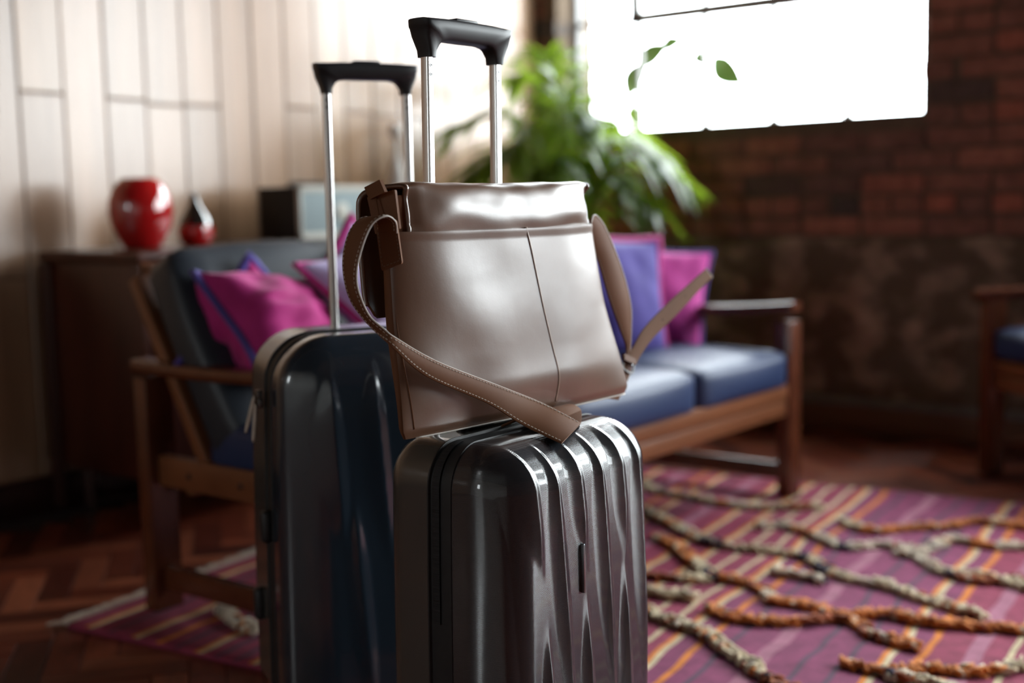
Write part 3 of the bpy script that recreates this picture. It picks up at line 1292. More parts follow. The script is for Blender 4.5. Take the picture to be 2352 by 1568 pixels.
# rolled side edges of the flap
for s in (0, 1):
    P = [flap_pt(k, s, 0) for k in range(K)]
    tube('flap_edge', P, .0036, M['leather'], fl, 8)


def slab_vf(pts, nrm, t):
    n = len(pts)
    V = [Vector(p) - nrm * t / 2 for p in pts] + [Vector(p) + nrm * t / 2 for p in pts]
    F = [tuple(reversed(range(n))), tuple(range(n, 2 * n))]
    F += [(j, (j + 1) % n, n + (j + 1) % n, n + j) for j in range(n)]
    return V, F


def ribbon(name, L, m, parent, th=.0028, n=8, stitch=True, th_m=None):
    e0 = catmull([p[0] for p in L], n)
    e1 = catmull([p[1] for p in L], n)
    N = len(e0)
    V, F = [], []
    nr = []
    for i in range(N):
        t = (e0[min(i + 1, N - 1)] + e1[min(i + 1, N - 1)]) - (e0[max(i - 1, 0)] + e1[max(i - 1, 0)])
        w = e1[i] - e0[i]
        k = t.cross(w)
        k.normalize()
        if nr and k.dot(nr[-1]) < 0 and False:
            k = -k
        nr.append(k)
    rings = []
    for i in range(N):
        a, b, k = e0[i], e1[i], nr[i] * th / 2
        w = (b - a)
        u = w.normalized() * min(.0012, w.length * .2)
        rings.append([a + u - k, a - k * .5, a + k * .5, a + u + k, b - u + k, b + k * .5, b - k * .5, b - u - k])
    V, F = loft(rings)
    o = mk(name, V, F, m, parent, auto=45)
    if stitch:
        ed_ = tube('raw_edge', [p + (e0[i] - p).normalized() * .0004 for i, p in enumerate(e1)], .00105, M['rawedge'], o, 6)
        ed_['label'] = 'pale raw edge of the strap'
        sv, sf_ = [], []
        for e, f in ((e0, e1), (e1, e0)):
            acc = 0
            for i in range(N - 1):
                seg = (e[i + 1] - e[i]).length
                pos = acc
                cnt = int((acc + seg) / .0052) - int(acc / .0052)
                for c in range(cnt):
                    tt = ((int(acc / .0052) + c + 1) * .0052 - acc) / max(seg, 1e-6)
                    p = e[i].lerp(e[i + 1], tt)
                    w = (f[i] - e[i]).normalized()
                    t = (e[i + 1] - e[i]).normalized()
                    p = p + w * .0030
                    for sd in (1, -1):
                        q = p + nr[i] * sd * (th / 2 + .0001)
                        b0 = len(sv)
                        hx_, hy_, hz_ = t * .0015, w * .00042, nr[i] * .0004
                        for sx in (-1, 1):
                            for sy in (-1, 1):
                                for sz in (-1, 1):
                                    sv.append(q + hx_ * sx + hy_ * sy + hz_ * sz)
                        for q4 in ((0, 1, 3, 2), (4, 6, 7, 5), (0, 4, 5, 1), (2, 3, 7, 6), (0, 2, 6, 4), (1, 5, 7, 3)):
                            sf_.append(tuple(b0 + z_ for z_ in q4))
                acc += seg
        s = mk('stitching', sv, sf_, th_m or M['thread'], o, smooth=False, kind='stuff')
    return o


STRAP_L = [((-.004, .0153, .2467), (-.004, -.0185, .2424)), ((-.012, .0083, .2576), (-.012, -.0255, .2556)), ((-.03, .0117, .2613), (-.03, -.029, .2617)),
           ((-.045, .0162, .248), (-.045, -.0206, .2509)), ((-.055, .0188, .2213), (-.055, -.0093, .2177)), ((-.055, .0202, .194), (-.055, -.002, .1909)),
           ((-.05, .0174, .1687), (-.05, -.0029, .1684)), ((-.038, .0108, .1462), (-.038, -.0021, .1486)), ((-.026, .0029, .1291), (-.026, -.0117, .1331)),
           ((-.0217, -.016, .1127), (-.014, -.016, .1225)), ((.0248, -.022, .0731), (.0442, -.022, .089)), ((.1153, -.030, .0304), (.1484, -.030, .0451))]
STRAP_END = [((0.1535, -0.052, -0.0007), (0.2083, -0.042, 0.017)), ((0.1648, -0.104, -0.0228), (0.2402, -0.074, -0.0106))]
STRAP_RET = [((0.168, -0.1, -0.0219), (0.2464, -0.069, -0.0112)), ((0.1761, -0.088, -0.0179), (0.2623, -0.058, -0.0061)), ((0.1955, -0.055, -0.0028), (0.2881, -0.034, 0.0003)), ((0.2025, -0.03, 0.0062), (0.2823, -0.016, 0.005))]
STRAP_L += STRAP_END[:2]
ribbon('shoulder_strap', STRAP_L, M['leather_d'], bag)
# the strap folds back on itself and runs under the bag
ribbon('strap_return', STRAP_RET + [((.16, -.01, -.006), (.24, .01, -.004))], M['leather_d'], bag, stitch=False)
STRAP_R = [((.3743, .012, .2287), (.3933, .012, .2451)), ((.3873, .02, .2408), (.4123, .02, .2567)), ((.3993, .024, .2316), (.4354, .024, .2446)), ((.4106, .028, .2129), (.4612, .028, .2128)),
           ((.427, .03, .1894), (.4851, .03, .17)), ((.451, .032, .1329), (.5017, .032, .1228)), ((.4755, .034, .0864), (.502, .034, .084)), ((.4895, .036, .0581), (.4999, .036, .0544)),
           ((.4762, .034, .035), (.4971, .034, .0295)), ((.4503, .03, .0157), (.4771, .03, .0093)), ((.4276, .03, -.0068), (.4561, .03, -.0124))]
ribbon('shoulder_strap', STRAP_R, M['leather_d'], bag, th_m=M['thread_d'])
TAIL = [((.4836, .034, .0458), (.5106, .034, .0345)), ((.5045, .036, .0579), (.5229, .036, .0442)), ((.5459, .042, .0854), (.5668, .042, .0675)), ((.6291, .05, .1203), (.6487, .05, .0997)),
        ((.7009, .056, .1468), (.7169, .056, .1296)), ((.7476, .06, .164), (.7643, .06, .1488))]
tl = ribbon('strap_tail', TAIL, M['suede'], bag, stitch=False)
a, b = Vector(TAIL[-1][0]), Vector(TAIL[-1][1])
o = tube('cut_end', [a, a.lerp(b, .5), b], .0017, M['rawedge'], tl, 6)
o['label'] = 'pale cut end of the strap'
for f in (.42, .62):
    i = int(f * (len(TAIL) - 1))
    c = (Vector(TAIL[i][0]) + Vector(TAIL[i][1]) + Vector(TAIL[i + 1][0]) + Vector(TAIL[i + 1][1])) / 4
    bm = bmesh.new()
    bmesh.ops.create_icosphere(bm, subdivisions=1, radius=.0014, matrix=Matrix.Translation(c + Vector((0, -.0012, 0))))
    from_bm('strap_hole', bm, M['rubber'], tl)
# buckle
bp = [(.474, .032, .032), (.486, .035, .047), (.499, .031, .040), (.489, .027, .023)]
bk = tube('buckle', catmull(bp, 4, True), .0016, M['screw'], bag, 8, True)
tube('prong', [(.480, .030, .027), (.488, .026, .034), (.494, .030, .043)], .0011, M['chrome'], bk, 6)
V, F = slab_vf([(.474, .030, .044), (.498, .027, .034), (.502, .031, .043), (.479, .034, .053)], Vector((.1, -1, .1)).normalized(), .005)
mk('keeper_loop', V, F, M['leather_d'], bag, smooth=False)

# strap anchor patch on the left gusset
PC = [Vector(p) for p in ((-.0013, .0177, .2594), (.012, -.0036, .2578), (.014, -.0068, .207), (.0006, .0146, .1997))]
pn = (PC[1] - PC[0]).cross(PC[3] - PC[0]).normalized()
if pn.x > 0:
    pn = -pn


def rounded_quad(P, r=.2, n=4):
    out = []
    for i in range(4):
        p, q, s = P[i - 1], P[i], P[(i + 1) % 4]
        a = q.lerp(p, r * .35)
        b = q.lerp(s, r * .35)
        for k in range(n + 1):
            t = k / n
            out.append(a.lerp(q, t).lerp(q.lerp(b, t), t))
    return out


V, F = slab_vf([p + pn * .004 for p in rounded_quad(PC)], pn, .006)
pt = mk('strap_anchor', V, F, M['leather_d'], bag, auto=40)
sv, sf_ = [], []
ctr = sum(PC, Vector()) / 4
ins = [ctr + (p - ctr) * .84 + pn * .0072 for p in PC]
for i in range(4):
    p, q = ins[i], ins[(i + 1) % 4]
    n_ = int((q - p).length / .0042)
    t = (q - p).normalized()
    w = t.cross(pn)
    for k in range(n_):
        c = p.lerp(q, (k + .5) / n_)
        b0 = len(sv)
        for sx in (-1, 1):
            for sy in (-1, 1):
                for sz in (-1, 1):
                    sv.append(c + t * .0013 * sx + w * .0004 * sy + pn * .0004 * sz)
        for q4 in ((0, 1, 3, 2), (4, 6, 7, 5), (0, 4, 5, 1), (2, 3, 7, 6), (0, 2, 6, 4), (1, 5, 7, 3)):
            sf_.append(tuple(b0 + z_ for z_ in q4))
mk('stitching', sv, sf_, M['thread_d'], pt, smooth=False, kind='stuff')
# gusset top tab, folded
T0 = [Vector(p) for p in ((-.001, .0335, .2985), (-.001, .006, .3055), (-.001, -.0015, .2905), (-.001, .026, .2835))]
V, F = slab_vf(rounded_quad(T0, .15), Vector((1, .0, .0)), .0045)
gt = mk('gusset_tab', V, F, M['leather_d'], bag, auto=40)
# upper gusset panel
G0 = [Vector(p) for p in ((.004, .036, .287), (.012, -.004, .293), (.017, -.002, .247), (.004, .026, .243))]
V, F = slab_vf(rounded_quad(G0, .12), (G0[1] - G0[0]).cross(G0[3] - G0[0]).normalized(), .004)
gp = mk('gusset_panel', V, F, M['leather_d'], bag, auto=40)
tube('gusset_seam', [Vector((.001, .019, .287)), Vector((.001, .016, .265)), Vector((.004, .012, .25))], .0009, M['leather_d'], gp, 6)


# ================================================================== SOFA
def copy_tree(o, parent=None):
    c = o.copy()
    COL.objects.link(c)
    if parent is not None:
        c.parent = parent
    for ch in list(o.children):
        copy_tree(ch, c)
    return c


def cushion(name, p0, p1, m, parent, r=.03, puff=.012, seg=5, mtx=None, seed=1):
    """box cushion with soft puffed faces and welted edges"""
    c = [(a + b) / 2 for a, b in zip(p0, p1)]
    h = [abs(b - a) / 2 for a, b in zip(p0, p1)]
    n = 14
    V, F, idx = [], [], {}

    def mp(p):
        q = [max(-h[i] + r, min(h[i] - r, p[i] * h[i])) for i in range(3)]
        d = Vector([p[i] * h[i] - q[i] for i in range(3)])
        if d.length > 1e-9:
            d = d.normalized() * r * min(1, max(abs(v) for v in d) / r)
        P_ = Vector(q) + d
        for i in range(3):
            j, k = (i + 1) % 3, (i + 2) % 3
            f = (1 - p[j] ** 2) * (1 - p[k] ** 2)
            P_[i] += math.copysign(puff * f * min(1, abs(p[i]) ** 3), p[i])
        P_ += Vector((1, 1, 1)) * .003 * noise.noise(P_ * 6 + Vector((seed, 0, 0)))
        P_ += Vector(c)
        return mtx @ P_ if mtx is not None else P_

    def vert(p):
        key = tuple(round(v, 4) for v in p)
        if key not in idx:
            idx[key] = len(V)
            V.append(mp(p))
        return idx[key]
    for ax_ in range(3):
        for s in (-1, 1):
            for i in range(n):
                for j in range(n):
                    q = []
                    for di, dj in ((0, 0), (1, 0), (1, 1), (0, 1)):
                        p = [0, 0, 0]
                        p[ax_] = s
                        p[(ax_ + 1) % 3] = -1 + 2 * (i + di) / n
                        p[(ax_ + 2) % 3] = -1 + 2 * (j + dj) / n
                        q.append(vert(p))
                    F.append(tuple(q))
    bm = bmesh.new()
    vs = [bm.verts.new(v) for v in V]
    for f in F:
        bm.faces.new([vs[i] for i in f])
    o = from_bm(name, bm, m, parent, auto=None)
    return o


SX, SY = -2.23, 1.53
sofa = thing('sofa', 'low wooden-framed sofa with dark blue cushions standing behind the suitcases', 'sofa', (-1.9, 2.385, 0))


def S(x, y_, z_):
    return (x + 1.9, y_ - 2.385, z_)


XF, XB, Y0, Y1 = -1.555, -2.19, 1.56, 3.18
for yy in (Y0, Y1):
    for xx in (XB, XF):
        box('leg', S(xx - .02, yy - .035, .004), S(xx + .02, yy + .035, .50), M['wood'], sofa, .004)
    # arm: slightly dished flat board
    rings = []
    for i in range(13):
        f = i / 12
        x = XB - .035 + (XF + .022 - XB + .035) * f
        zc = .512 + .010 * (1 - f) ** 2 + .028 * f ** 2.2
        hw = .036 - .006 * abs(2 * f - 1) ** 4
        rings.append([Vector(S(x, yy + hw * sgnpow(math.cos(2 * math.pi * j / 16), .5), zc + .0145 * sgnpow(math.sin(2 * math.pi * j / 16), .5))) for j in range(16)])
    V, F = loft(rings)
    mk('arm', V, F, M['wood'], sofa, auto=50)
    er = box('end_rail', S(XB + .02, yy - .013, .275), S(XF - .02, yy + .013, .338), M['wood_l'], sofa, .004)
    for xx in (XB + .12, XB + .28):
        lathe('screw_plug', [(.007, 0), (.007, .002), (.005, .003)], M['mahog2'], er, 10).matrix_basis = Matrix.Translation(S(xx, yy - .0125, .305)) @ Matrix.Rotation(R(90), 4, 'X')
    box('stretcher', S(XB + .02, yy - .013, .055), S(XF - .02, yy + .013, .103), M['wood'], sofa, .004)
box('front_rail', S(XF - .014, Y0 + .03, .242), S(XF + .012, Y1 - .03, .285), M['wood_l'], sofa, .005)
box('front_rail', S(XF - .006, Y0 + .03, .287), S(XF + .016, Y1 - .03, .330), M['wood_l'], sofa, .006)
box('rear_rail', S(XB + .05, Y0 + .03, .25), S(XB + .075, Y1 - .03, .31), M['wood_l'], sofa, .004)
for yy in (Y0 + .02, Y1 - .02, (Y0 + Y1) / 2):
    bar('back_support', S(XB + .185, yy, .275), S(XB - .055, yy, .70), .03, .042, M['wood_l'], sofa, .004, up=(0, 1, 0))
bar('back_top_rail', S(XB - .055, Y0 + .04, .70), S(XB - .055, Y1 - .04, .70), .03, .05, M['wood_l'], sofa, .006)
for k in range(8):
    yy = Y0 + .12 + k * (Y1 - Y0 - .24) / 7
    box('seat_slat', S(XB + .08, yy - .03, .295), S(XF - .01, yy + .03, .312), M['wood_l'], sofa, .003)
cuts = [Y0 - .002, 2.115, 2.66, Y1 - .03]
lean = Matrix.Translation(S(XB + .275, 0, .33)) @ Matrix.Rotation(R(-29), 4, 'Y')
for k in range(3):
    y0_, y1_ = cuts[k] + .004, cuts[k + 1] - .004
    cushion('seat_cushion', S(XB + .16, y0_, .315), S(XF + .02, y1_, .425), M['blue'], sofa, .028, .012, seed=k)
    mt = lean.copy()
    cushion('back_cushion', (-.03, y0_ - 2.385 + 2.385 * 0, 0), (.09, y1_ - 2.385 - (.055 if k == 2 else 0), .452), M['blue_d'], sofa, .034, .014, seed=k + 5,
            mtx=Matrix.Translation(Vector(S(XB + .215, 2.385, .335))) @ Matrix.Rotation(R(-29), 4, 'Y'))


# ================================================================== THROW PILLOWS
def pillow(label, c, e1, e2, size, th, m, pm, pr=.006, seed=0, wr=.006, group=None):
    e1 = Vector(e1).normalized()
    e2 = Vector(e2)
    e2 = (e2 - e1 * e2.dot(e1)).normalized()
    e3 = e1.cross(e2)
    mt = Matrix((e1, e2, e3)).transposed().to_4x4()
    mt.translation = Vector(c)
    root = thing('throw_pillow', label, 'pillow', mtx=mt, group=group)
    n = 26
    V, F = [], []

    def ed(u, v):
        px_ = .5 * size * u * (1 - .09 * (1 - v * v))
        py_ = .5 * size * v * (1 - .09 * (1 - u * u))
        wz = .014 * noise.noise(Vector((px_ * 5 + seed, py_ * 5, 2.0)))
        return Vector((px_, py_, wz))
    for s in (1, -1):
        for i in range(n + 1):
            for j in range(n + 1):
                u, v = -1 + 2 * i / n, -1 + 2 * j / n
                p = ed(u, v)
                t = (max(0, (1 - u * u) * (1 - v * v))) ** .45
                z_ = s * .5 * th * t + wr * t ** .5 * (noise.noise(Vector((u * 2.1 + seed, v * 2.1 + u, s * 3.0))) + .5 * noise.noise(Vector((u * 6 + seed, v * 2, s))))
                V.append(p + Vector((0, 0, z_)))
        o_ = 0 if s == 1 else (n + 1) ** 2
        for i in range(n):
            for j in range(n):
                a = o_ + i * (n + 1) + j
                q = (a, a + n + 1, a + n + 2, a + 1)
                F.append(q if s == 1 else tuple(reversed(q)))
    bm = bmesh.new()
    vs = [bm.verts.new(v) for v in V]
    for f in F:
        bm.faces.new([vs[i] for i in f])
    bmesh.ops.remove_doubles(bm, verts=bm.verts, dist=.0004)
    from_bm('cover', bm, m, root, auto=None)
    P = []
    k = 14
    for i in range(k):
        P.append(ed(-1 + 2 * i / k, -1))
    for i in range(k):
        P.append(ed(1, -1 + 2 * i / k))
    for i in range(k):
        P.append(ed(1 - 2 * i / k, 1))
    for i in range(k):
        P.append(ed(-1, 1 - 2 * i / k))
    tube('piping', P, pr, pm, root, 7, True)
    return root


def pil_corner(label, A_, e1, e2, size, *a, **k):
    e1 = Vector(e1).normalized()
    e2 = Vector(e2)
    e2 = (e2 - e1 * e2.dot(e1)).normalized()
    c = Vector(A_) + (e1 + e2) * size / 2
    return pillow(label, c, e1, e2, size, *a, **k)


pil_corner('magenta pillow with blue-violet piping, leftmost on the sofa', (-2.06, 1.575, .715), (.72, -.05, -.66), (-.22, .96, -.06), .285, .20, M['magenta'], M['purple'], .008, 3, .022)
pillow('magenta pillow with violet edge, only its top corner showing behind the leftmost magenta pillow', (-2.08, 1.735, .555), (.15, .62, .76), (-.1, .72, -.68), .27, .10, M['magenta'], M['purple'], .010, 9)
pil_corner('pale lilac pillow with pink piping, behind the left handle tube', (-1.97, 1.765, .725), (.72, .16, -.64), (.02, .98, -.06), .34, .13, M['lilac'], M['magenta'], .007, 5, .008)
pillow('lilac pillow with pink edge, its tip rising behind the pale lilac one', (-2.10, 2.05, .615), (.15, .62, .76), (-.1, .72, -.68), .29, .10, M['lilac'], M['magenta'], .010, 11)
pillow('purple pillow with magenta flange, upright beside the right edge of the bag', (-1.93, 2.85, .575), (.42, .88, -.10), (-.25, .10, .95), .36, .15, M['purple'], M['magenta'], .013, 7, .008)
pillow('bright pink pillow propped against the far sofa arm', (-1.95, 3.10, .545), (.62, .48, -.10), (-.12, .12, .98), .33, .14, M['pink'], M['purple'], .007, 13, .008)

# ================================================================== SIDEBOARD AND WHAT STANDS ON IT
sx0, sx1, sy0, sy1, sz = WX + .03, -2.74, 1.93, 3.62, .735
sb_ = thing('sideboard', 'long dark mahogany sideboard against the panelled wall behind the sofa', 'sideboard', ((sx0 + sx1) / 2, (sy0 + sy1) / 2, 0))
ox, oy = (sx0 + sx1) / 2, (sy0 + sy1) / 2


def Q(x, y_, z_):
    return (x - ox, y_ - oy, z_)


box('top', Q(sx0, sy0 - .012, sz - .028), Q(sx1 + .012, sy1 + .012, sz), M['mahog'], sb_, .006)
box('end_panel', Q(sx0, sy0, .14), Q(sx1, sy0 + .022, sz - .029), M['mahog'], sb_, .003)
box('end_panel', Q(sx0, sy1 - .022, .14), Q(sx1, sy1, sz - .029), M['mahog'], sb_, .003)
box('corner_post', Q(sx0 - .002, sy0 - .014, .02), Q(sx0 + .05, sy0 + .01, sz - .03), M['mahog2'], sb_, .008)
box('base_panel', Q(sx0, sy0 + .022, .14), Q(sx1 - .003, sy1 - .022, .16), M['mahog2'], sb_, .002)
box('back_panel', Q(sx0, sy0 + .022, .16), Q(sx0 + .01, sy1 - .022, sz - .029), M['mahog2'], sb_, .002)
for k in range(3):
    a = sy0 + .026 + k * (sy1 - sy0 - .05) / 3
    b = sy0 + .024 + (k + 1) * (sy1 - sy0 - .05) / 3
    d = box('door', Q(sx1 - .02, a, .165), Q(sx1, b, sz - .032), M['mahog'], sb_, .003)
    box('handle', Q(sx1, b - .06, .44), Q(sx1 + .018, b - .045, .56), M['brass'], d, .003)
for xx in (sx0 + .05, sx1 - .05):
    for yy in (sy0 + .08, sy1 - .08):
        lathe('leg', [(.014, .002), (.018, .07), (.022, .14)], M['mahog2'], sb_, 14, Q(xx, yy, 0))

rv = thing('vase', 'large round glossy red vase on the left end of the sideboard', 'vase', (-2.985, 2.115, sz))
lathe('vase_body', [(.02, .0), (.045, 0), (.050, .004), (.066, .03), (.082, .065), (.088, .10), (.085, .135), (.073, .168), (.055, .189), (.046, .194), (.040, .192), (.042, .185), (.06, .16), (.07, .12), (.05, .03), (.0, .02)], M['redglaze'], rv, 48)
tv = thing('vase', 'small teardrop vase, black above and red below, right of the round red vase', 'vase', (-3.0, 2.31, sz))
lathe('vase_foot', [(.0, .0), (.030, 0), (.040, .006), (.050, .026), (.0525, .045), (.0505, .058)], M['redglaze'], tv, 40)
lathe('vase_neck', [(.0506, .0575), (.044, .075), (.030, .098), (.017, .120), (.010, .138), (.0075, .150), (.0078, .153), (.0, .152)], M['blackglaze'], tv, 40)
rd = thing('radio', 'boxy vintage radio with black side and pale grey-blue cloth front on the sideboard', 'radio', (-2.985, 2.78, sz))
rw, rdp, rh = .33, .19, .168
box('case', (-rdp / 2, -rw / 2, .006), (rdp / 2 - .012, rw / 2, rh), M['radio_side'], rd, .006)
for p0, p1 in (((0, -rw / 2, .006), (0, rw / 2, .026)), ((0, -rw / 2, rh - .018), (0, rw / 2, rh)), ((0, -rw / 2, .006), (0, -rw / 2 + .008, rh)), ((0, rw / 2 - .008, .006), (0, rw / 2, rh))):
    box('front_trim', (rdp / 2 - .014, p0[1], p0[2]), (rdp / 2 + .004, p1[1], p1[2]), M['radio_trim'], rd, .003)
box('grille_cloth', (rdp / 2 - .013, -rw / 2 + .008, .026), (rdp / 2, rw / 2 - .008, rh - .018), M['radio_front'], rd, .001)
kb = lathe('tuning_knob', [(.028, 0), (.028, .004), (.020, .008), (.0, .009)], M['radio_trim'], rd, 24)
kb.matrix_basis = Matrix.Translation((rdp / 2, .01, .088)) @ Matrix.Rotation(R(90), 4, 'Y')
hnd = tube('handle', catmull([(-.02, -.10, rh), (-.02, -.095, rh + .010), (-.02, -.06, rh + .012), (-.02, .06, rh + .012), (-.02, .095, rh + .010), (-.02, .10, rh)], 4), .006, M['radio_side'], rd, 8)
for yy in (-.12, .12):
    for xx in (-.06, .06):
        lathe('foot', [(.008, 0), (.01, .007)], M['rubber'], rd, 10, (xx, yy, 0))
bo = thing('bottle', 'slim pale bottle with round stopper on the sideboard, behind the left handle tube', 'bottle', (-3.0, 3.16, sz))
lathe('bottle_body', [(.0, 0), (.032, 0), (.034, .01), (.034, .15), (.030, .20), (.014, .26), (.009, .29), (.009, .325), (.0, .326)], M['paleglaze'], bo, 28)
lathe('stopper', [(.006, .322), (.010, .33), (.020, .345), (.022, .358), (.017, .374), (.0, .381)], M['paleglaze'], bo, 24)

# ================================================================== PALM IN A POT
pr_ = thing('potted_palm', 'tall potted palm with arching green fronds in the corner below the window', 'plant', (-2.74, 3.78, 0))
lathe('pot', [(.0, .002), (.11, .002), (.12, .01), (.155, .26), (.165, .29), (.168, .31), (.158, .312), (.15, .29), (.0, .285)], M['pot'], pr_, 36)
lathe('soil', [(.15, .284), (.10, .296), (.0, .30)], M['soil'], pr_, 24)
CR = Vector((math.cos(R(38.5)), math.sin(R(38.5)), 0))
CF = Vector((-math.sin(R(38.5)), math.cos(R(38.5)), 0))


def frond(lat, dep, ztop, ztip, seed, nl=18, ll=.24):
    r = random.Random(seed)
    base = Vector((r.uniform(-.03, .03), r.uniform(-.03, .03), .28))
    tip = CR * lat + CF * dep
    p1 = base + Vector((tip.x * .12, tip.y * .12, (ztop - .28) * .6))
    p2 = Vector((tip.x * .5, tip.y * .5, ztop))
    p3 = Vector((tip.x, tip.y, ztip))
    C_ = catmull([base, p1, p2, p3], 12)
    V, F = tube_vf(C_, lambda f: .0055 * (1 - f) + .0014, 6)
    N = len(C_)
    i0 = int(N * .40)
    for i in range(nl):
        f = i / (nl - 1)
        k = min(N - 2, i0 + int(f * (N - 2 - i0)))
        c = C_[k]
        t = (C_[min(k + 1, N - 1)] - C_[k - 1]).normalized()
        side = t.cross(Vector((0, 0, 1)))
        if side.length < .05:
            side = CR.copy()
        side.normalize()
        upv = side.cross(t)
        L_ = ll * (.55 + .45 * math.sin(math.pi * (.15 + .8 * f))) * r.uniform(.85, 1.15)
        for s in (-1, 1):
            d = (side * s * .85 + t * (.45 + .5 * f) + upv * r.uniform(.05, .35)).normalized()
            dr = r.uniform(.35, .75)
            w = .0135 * r.uniform(.8, 1.2)
            wv = d.cross(Vector((0, 0, 1)))
            if wv.length < .05:
                wv = t.copy()
            wv.normalize()
            b0 = len(V)
            ns = 5
            for q in range(ns + 1):
                g = q / ns
                p = c + d * L_ * g - Vector((0, 0, dr * L_ * g * g))
                ww = w * math.sin(math.pi * (.12 + .86 * g)) ** .7 * (1 if q < ns else .12)
                V.append(p - wv * ww)
                V.append(p + Vector((0, 0, -.35 * ww)))
                V.append(p + wv * ww)
            for q in range(ns):
                a = b0 + q * 3
                F.append((a, a + 1, a + 4, a + 3))
                F.append((a + 1, a + 2, a + 5, a + 4))
    mk('frond', V, F, M['leaf'], pr_)


for k, a in enumerate([(-.40, -.05, 1.14, 1.12), (-.36, -.2, 1.02, .93), (-.20, .15, 1.28, 1.30), (-.06, -.1, 1.26, 1.36), (.05, .1, 1.24, 1.33), (.12, -.22, 1.12, 1.12),
                       (.34, -.1, 1.06, 1.00), (.41, -.2, 1.00, .90), (.30, -.3, .92, .80), (.10, -.35, .98, .86), (-.12, -.35, 1.00, .88), (-.30, .1, 1.02, .98), (.22, .2, 1.10, 1.12),
                       (-.22, -.3, 1.10, 1.0), (0, -.3, 1.18, 1.08), (.02, .02, 1.12, 1.22)]):
    frond(*a, seed=k + 31, nl=18, ll=.23)

# climbing shoot outside the window
cs = thing('climbing_shoot', 'thin leafy climbing shoot arching outside the bright window pane', 'plant', (-2.98, 4.62, -.30))
st = [(-2.98, 4.62, -.30), (-2.97, 4.63, .3), (-2.985, 4.62, .8), (-2.98, 4.62, 1.12), (-2.985, 4.62, 1.24), (-2.965, 4.61, 1.36), (-2.90, 4.62, 1.43), (-2.82, 4.62, 1.475), (-2.74, 4.62, 1.475), (-2.66, 4.61, 1.445), (-2.60, 4.62, 1.405), (-2.53, 4.63, 1.385)]
st = [(x + 2.98, y_ - 4.62, z_ + .30) for x, y_, z_ in st]
tube('stem', catmull(st, 5), .0028, M['stem'], cs, 6)


def big_leaf(p, d, L_, w, roll):
    p, d = Vector(p), Vector(d).normalized()
    sd = d.cross(Vector((0, 1, 0))).normalized()
    nr_ = d.cross(sd)
    V, F = [], []
    n = 8
    for i in range(n + 1):
        g = i / n
        ww = w * math.sin(math.pi * min(1, g * .97 + .02)) ** .8
        c = p + d * L_ * g + nr_ * .02 * math.sin(math.pi * g) * roll
        V += [c - sd * ww + nr_ * ww * .3, c, c + sd * ww + nr_ * ww * .3]
    for i in range(n):
        a = i * 3
        F += [(a, a + 1, a + 4, a + 3), (a + 1, a + 2, a + 5, a + 4)]
    mk('leaf', V, F, M['leaf_out'], cs)


for p, d, L_, w in (((-2.905, 4.615, 1.425), (-.75, 0, -1.1), .19, .055), ((-2.80, 4.615, 1.48), (-1, 0, -.55), .17, .05), ((-2.84, 4.615, 1.465), (1, 0, .25), .12, .035),
                    ((-2.60, 4.615, 1.41), (.9, 0, -.75), .19, .055), ((-2.985, 4.615, 1.26), (.3, 0, -1), .12, .035), ((-2.66, 4.615, 1.45), (.2, 0, -1), .08, .03)):
    big_leaf((p[0] + 2.98, p[1] - 4.62, p[2] + .30), d, L_, w, 1)

# ================================================================== RUG
rug = thing('rug', 'purple and plum striped woven rug with wavy tufted cords under the sofa', 'rug', tuple(RUG_O), RUG_A)
rr = random.Random(21)
PLUM, PURP, CRM, ORG, NAVY, PINK = (.25, .040, .080), (.215, .044, .105), (.54, .43, .27), (.60, .185, .03), (.105, .050, .085), (.34, .13, .19)
stripes = []
x = 0
DX = .006
cells = []
while x < RUG_L:
    r_ = rr.random()
    base = PLUM if noise.noise(Vector((x * 1.1, 4.0, 0))) > -.30 else PURP
    wdt = rr.uniform(.026, .062)
    cells.append((x, x + wdt, base))
    x += wdt
    if r_ < .26:
        seq = [(ORG, .010), (CRM, .012)]
    elif r_ < .46:
        seq = [(CRM, .012)]
    elif r_ < .80:
        seq = [(NAVY, .012)]
    elif r_ < .92:
        seq = [(ORG, .014)]
    else:
        seq = [(PINK, .03)]
    for c, w_ in seq:
        cells.append((x, x + w_, c))
        x += w_


def cell_col(xx):
    for a, b, c in cells:
        if a <= xx < b:
            return c
    return PLUM


def rug_h(x_, y_):
    return .006 + .0035 * (1 + noise.noise(Vector((x_ * 3.2, y_ * 3.2, .3)))) + .0016 * (1 + noise.noise(Vector((x_ * 9, y_ * 9, 5))))


bounds = sorted({round(c[0], 4) for c in cells} | {round(c[1], 4) for c in cells})
xs_ = []
for a, b in zip(bounds, bounds[1:]):
    m_ = max(1, int((b - a) / .016))
    xs_ += [a + (b - a) * i / m_ for i in range(m_)]
xs_.append(bounds[-1])
ny = 72
V, F, FC = [], [], []
for i, x_ in enumerate(xs_):
    for j in range(ny + 1):
        yy = RUG_W * j / ny
        wob = .010 * noise.noise(Vector((x_ * 2.5, yy * 5, 8))) + .006 * noise.noise(Vector((x_ * 5, yy * 16, 3)))
        V.append((x_ + (wob if 0 < i < len(xs_) - 1 else 0), yy + .008 * noise.noise(Vector((x_ * 3, j * .001, 2))), rug_h(x_, yy)))
for i in range(len(xs_) - 1):
    col = cell_col((xs_[i] + xs_[i + 1]) / 2)
    for j in range(ny):
        a = i * (ny + 1) + j
        F.append((a, a + ny + 1, a + ny + 2, a + 1))
        # the woven bands break and shift half way
        FC.append(col)
n0 = len(V)
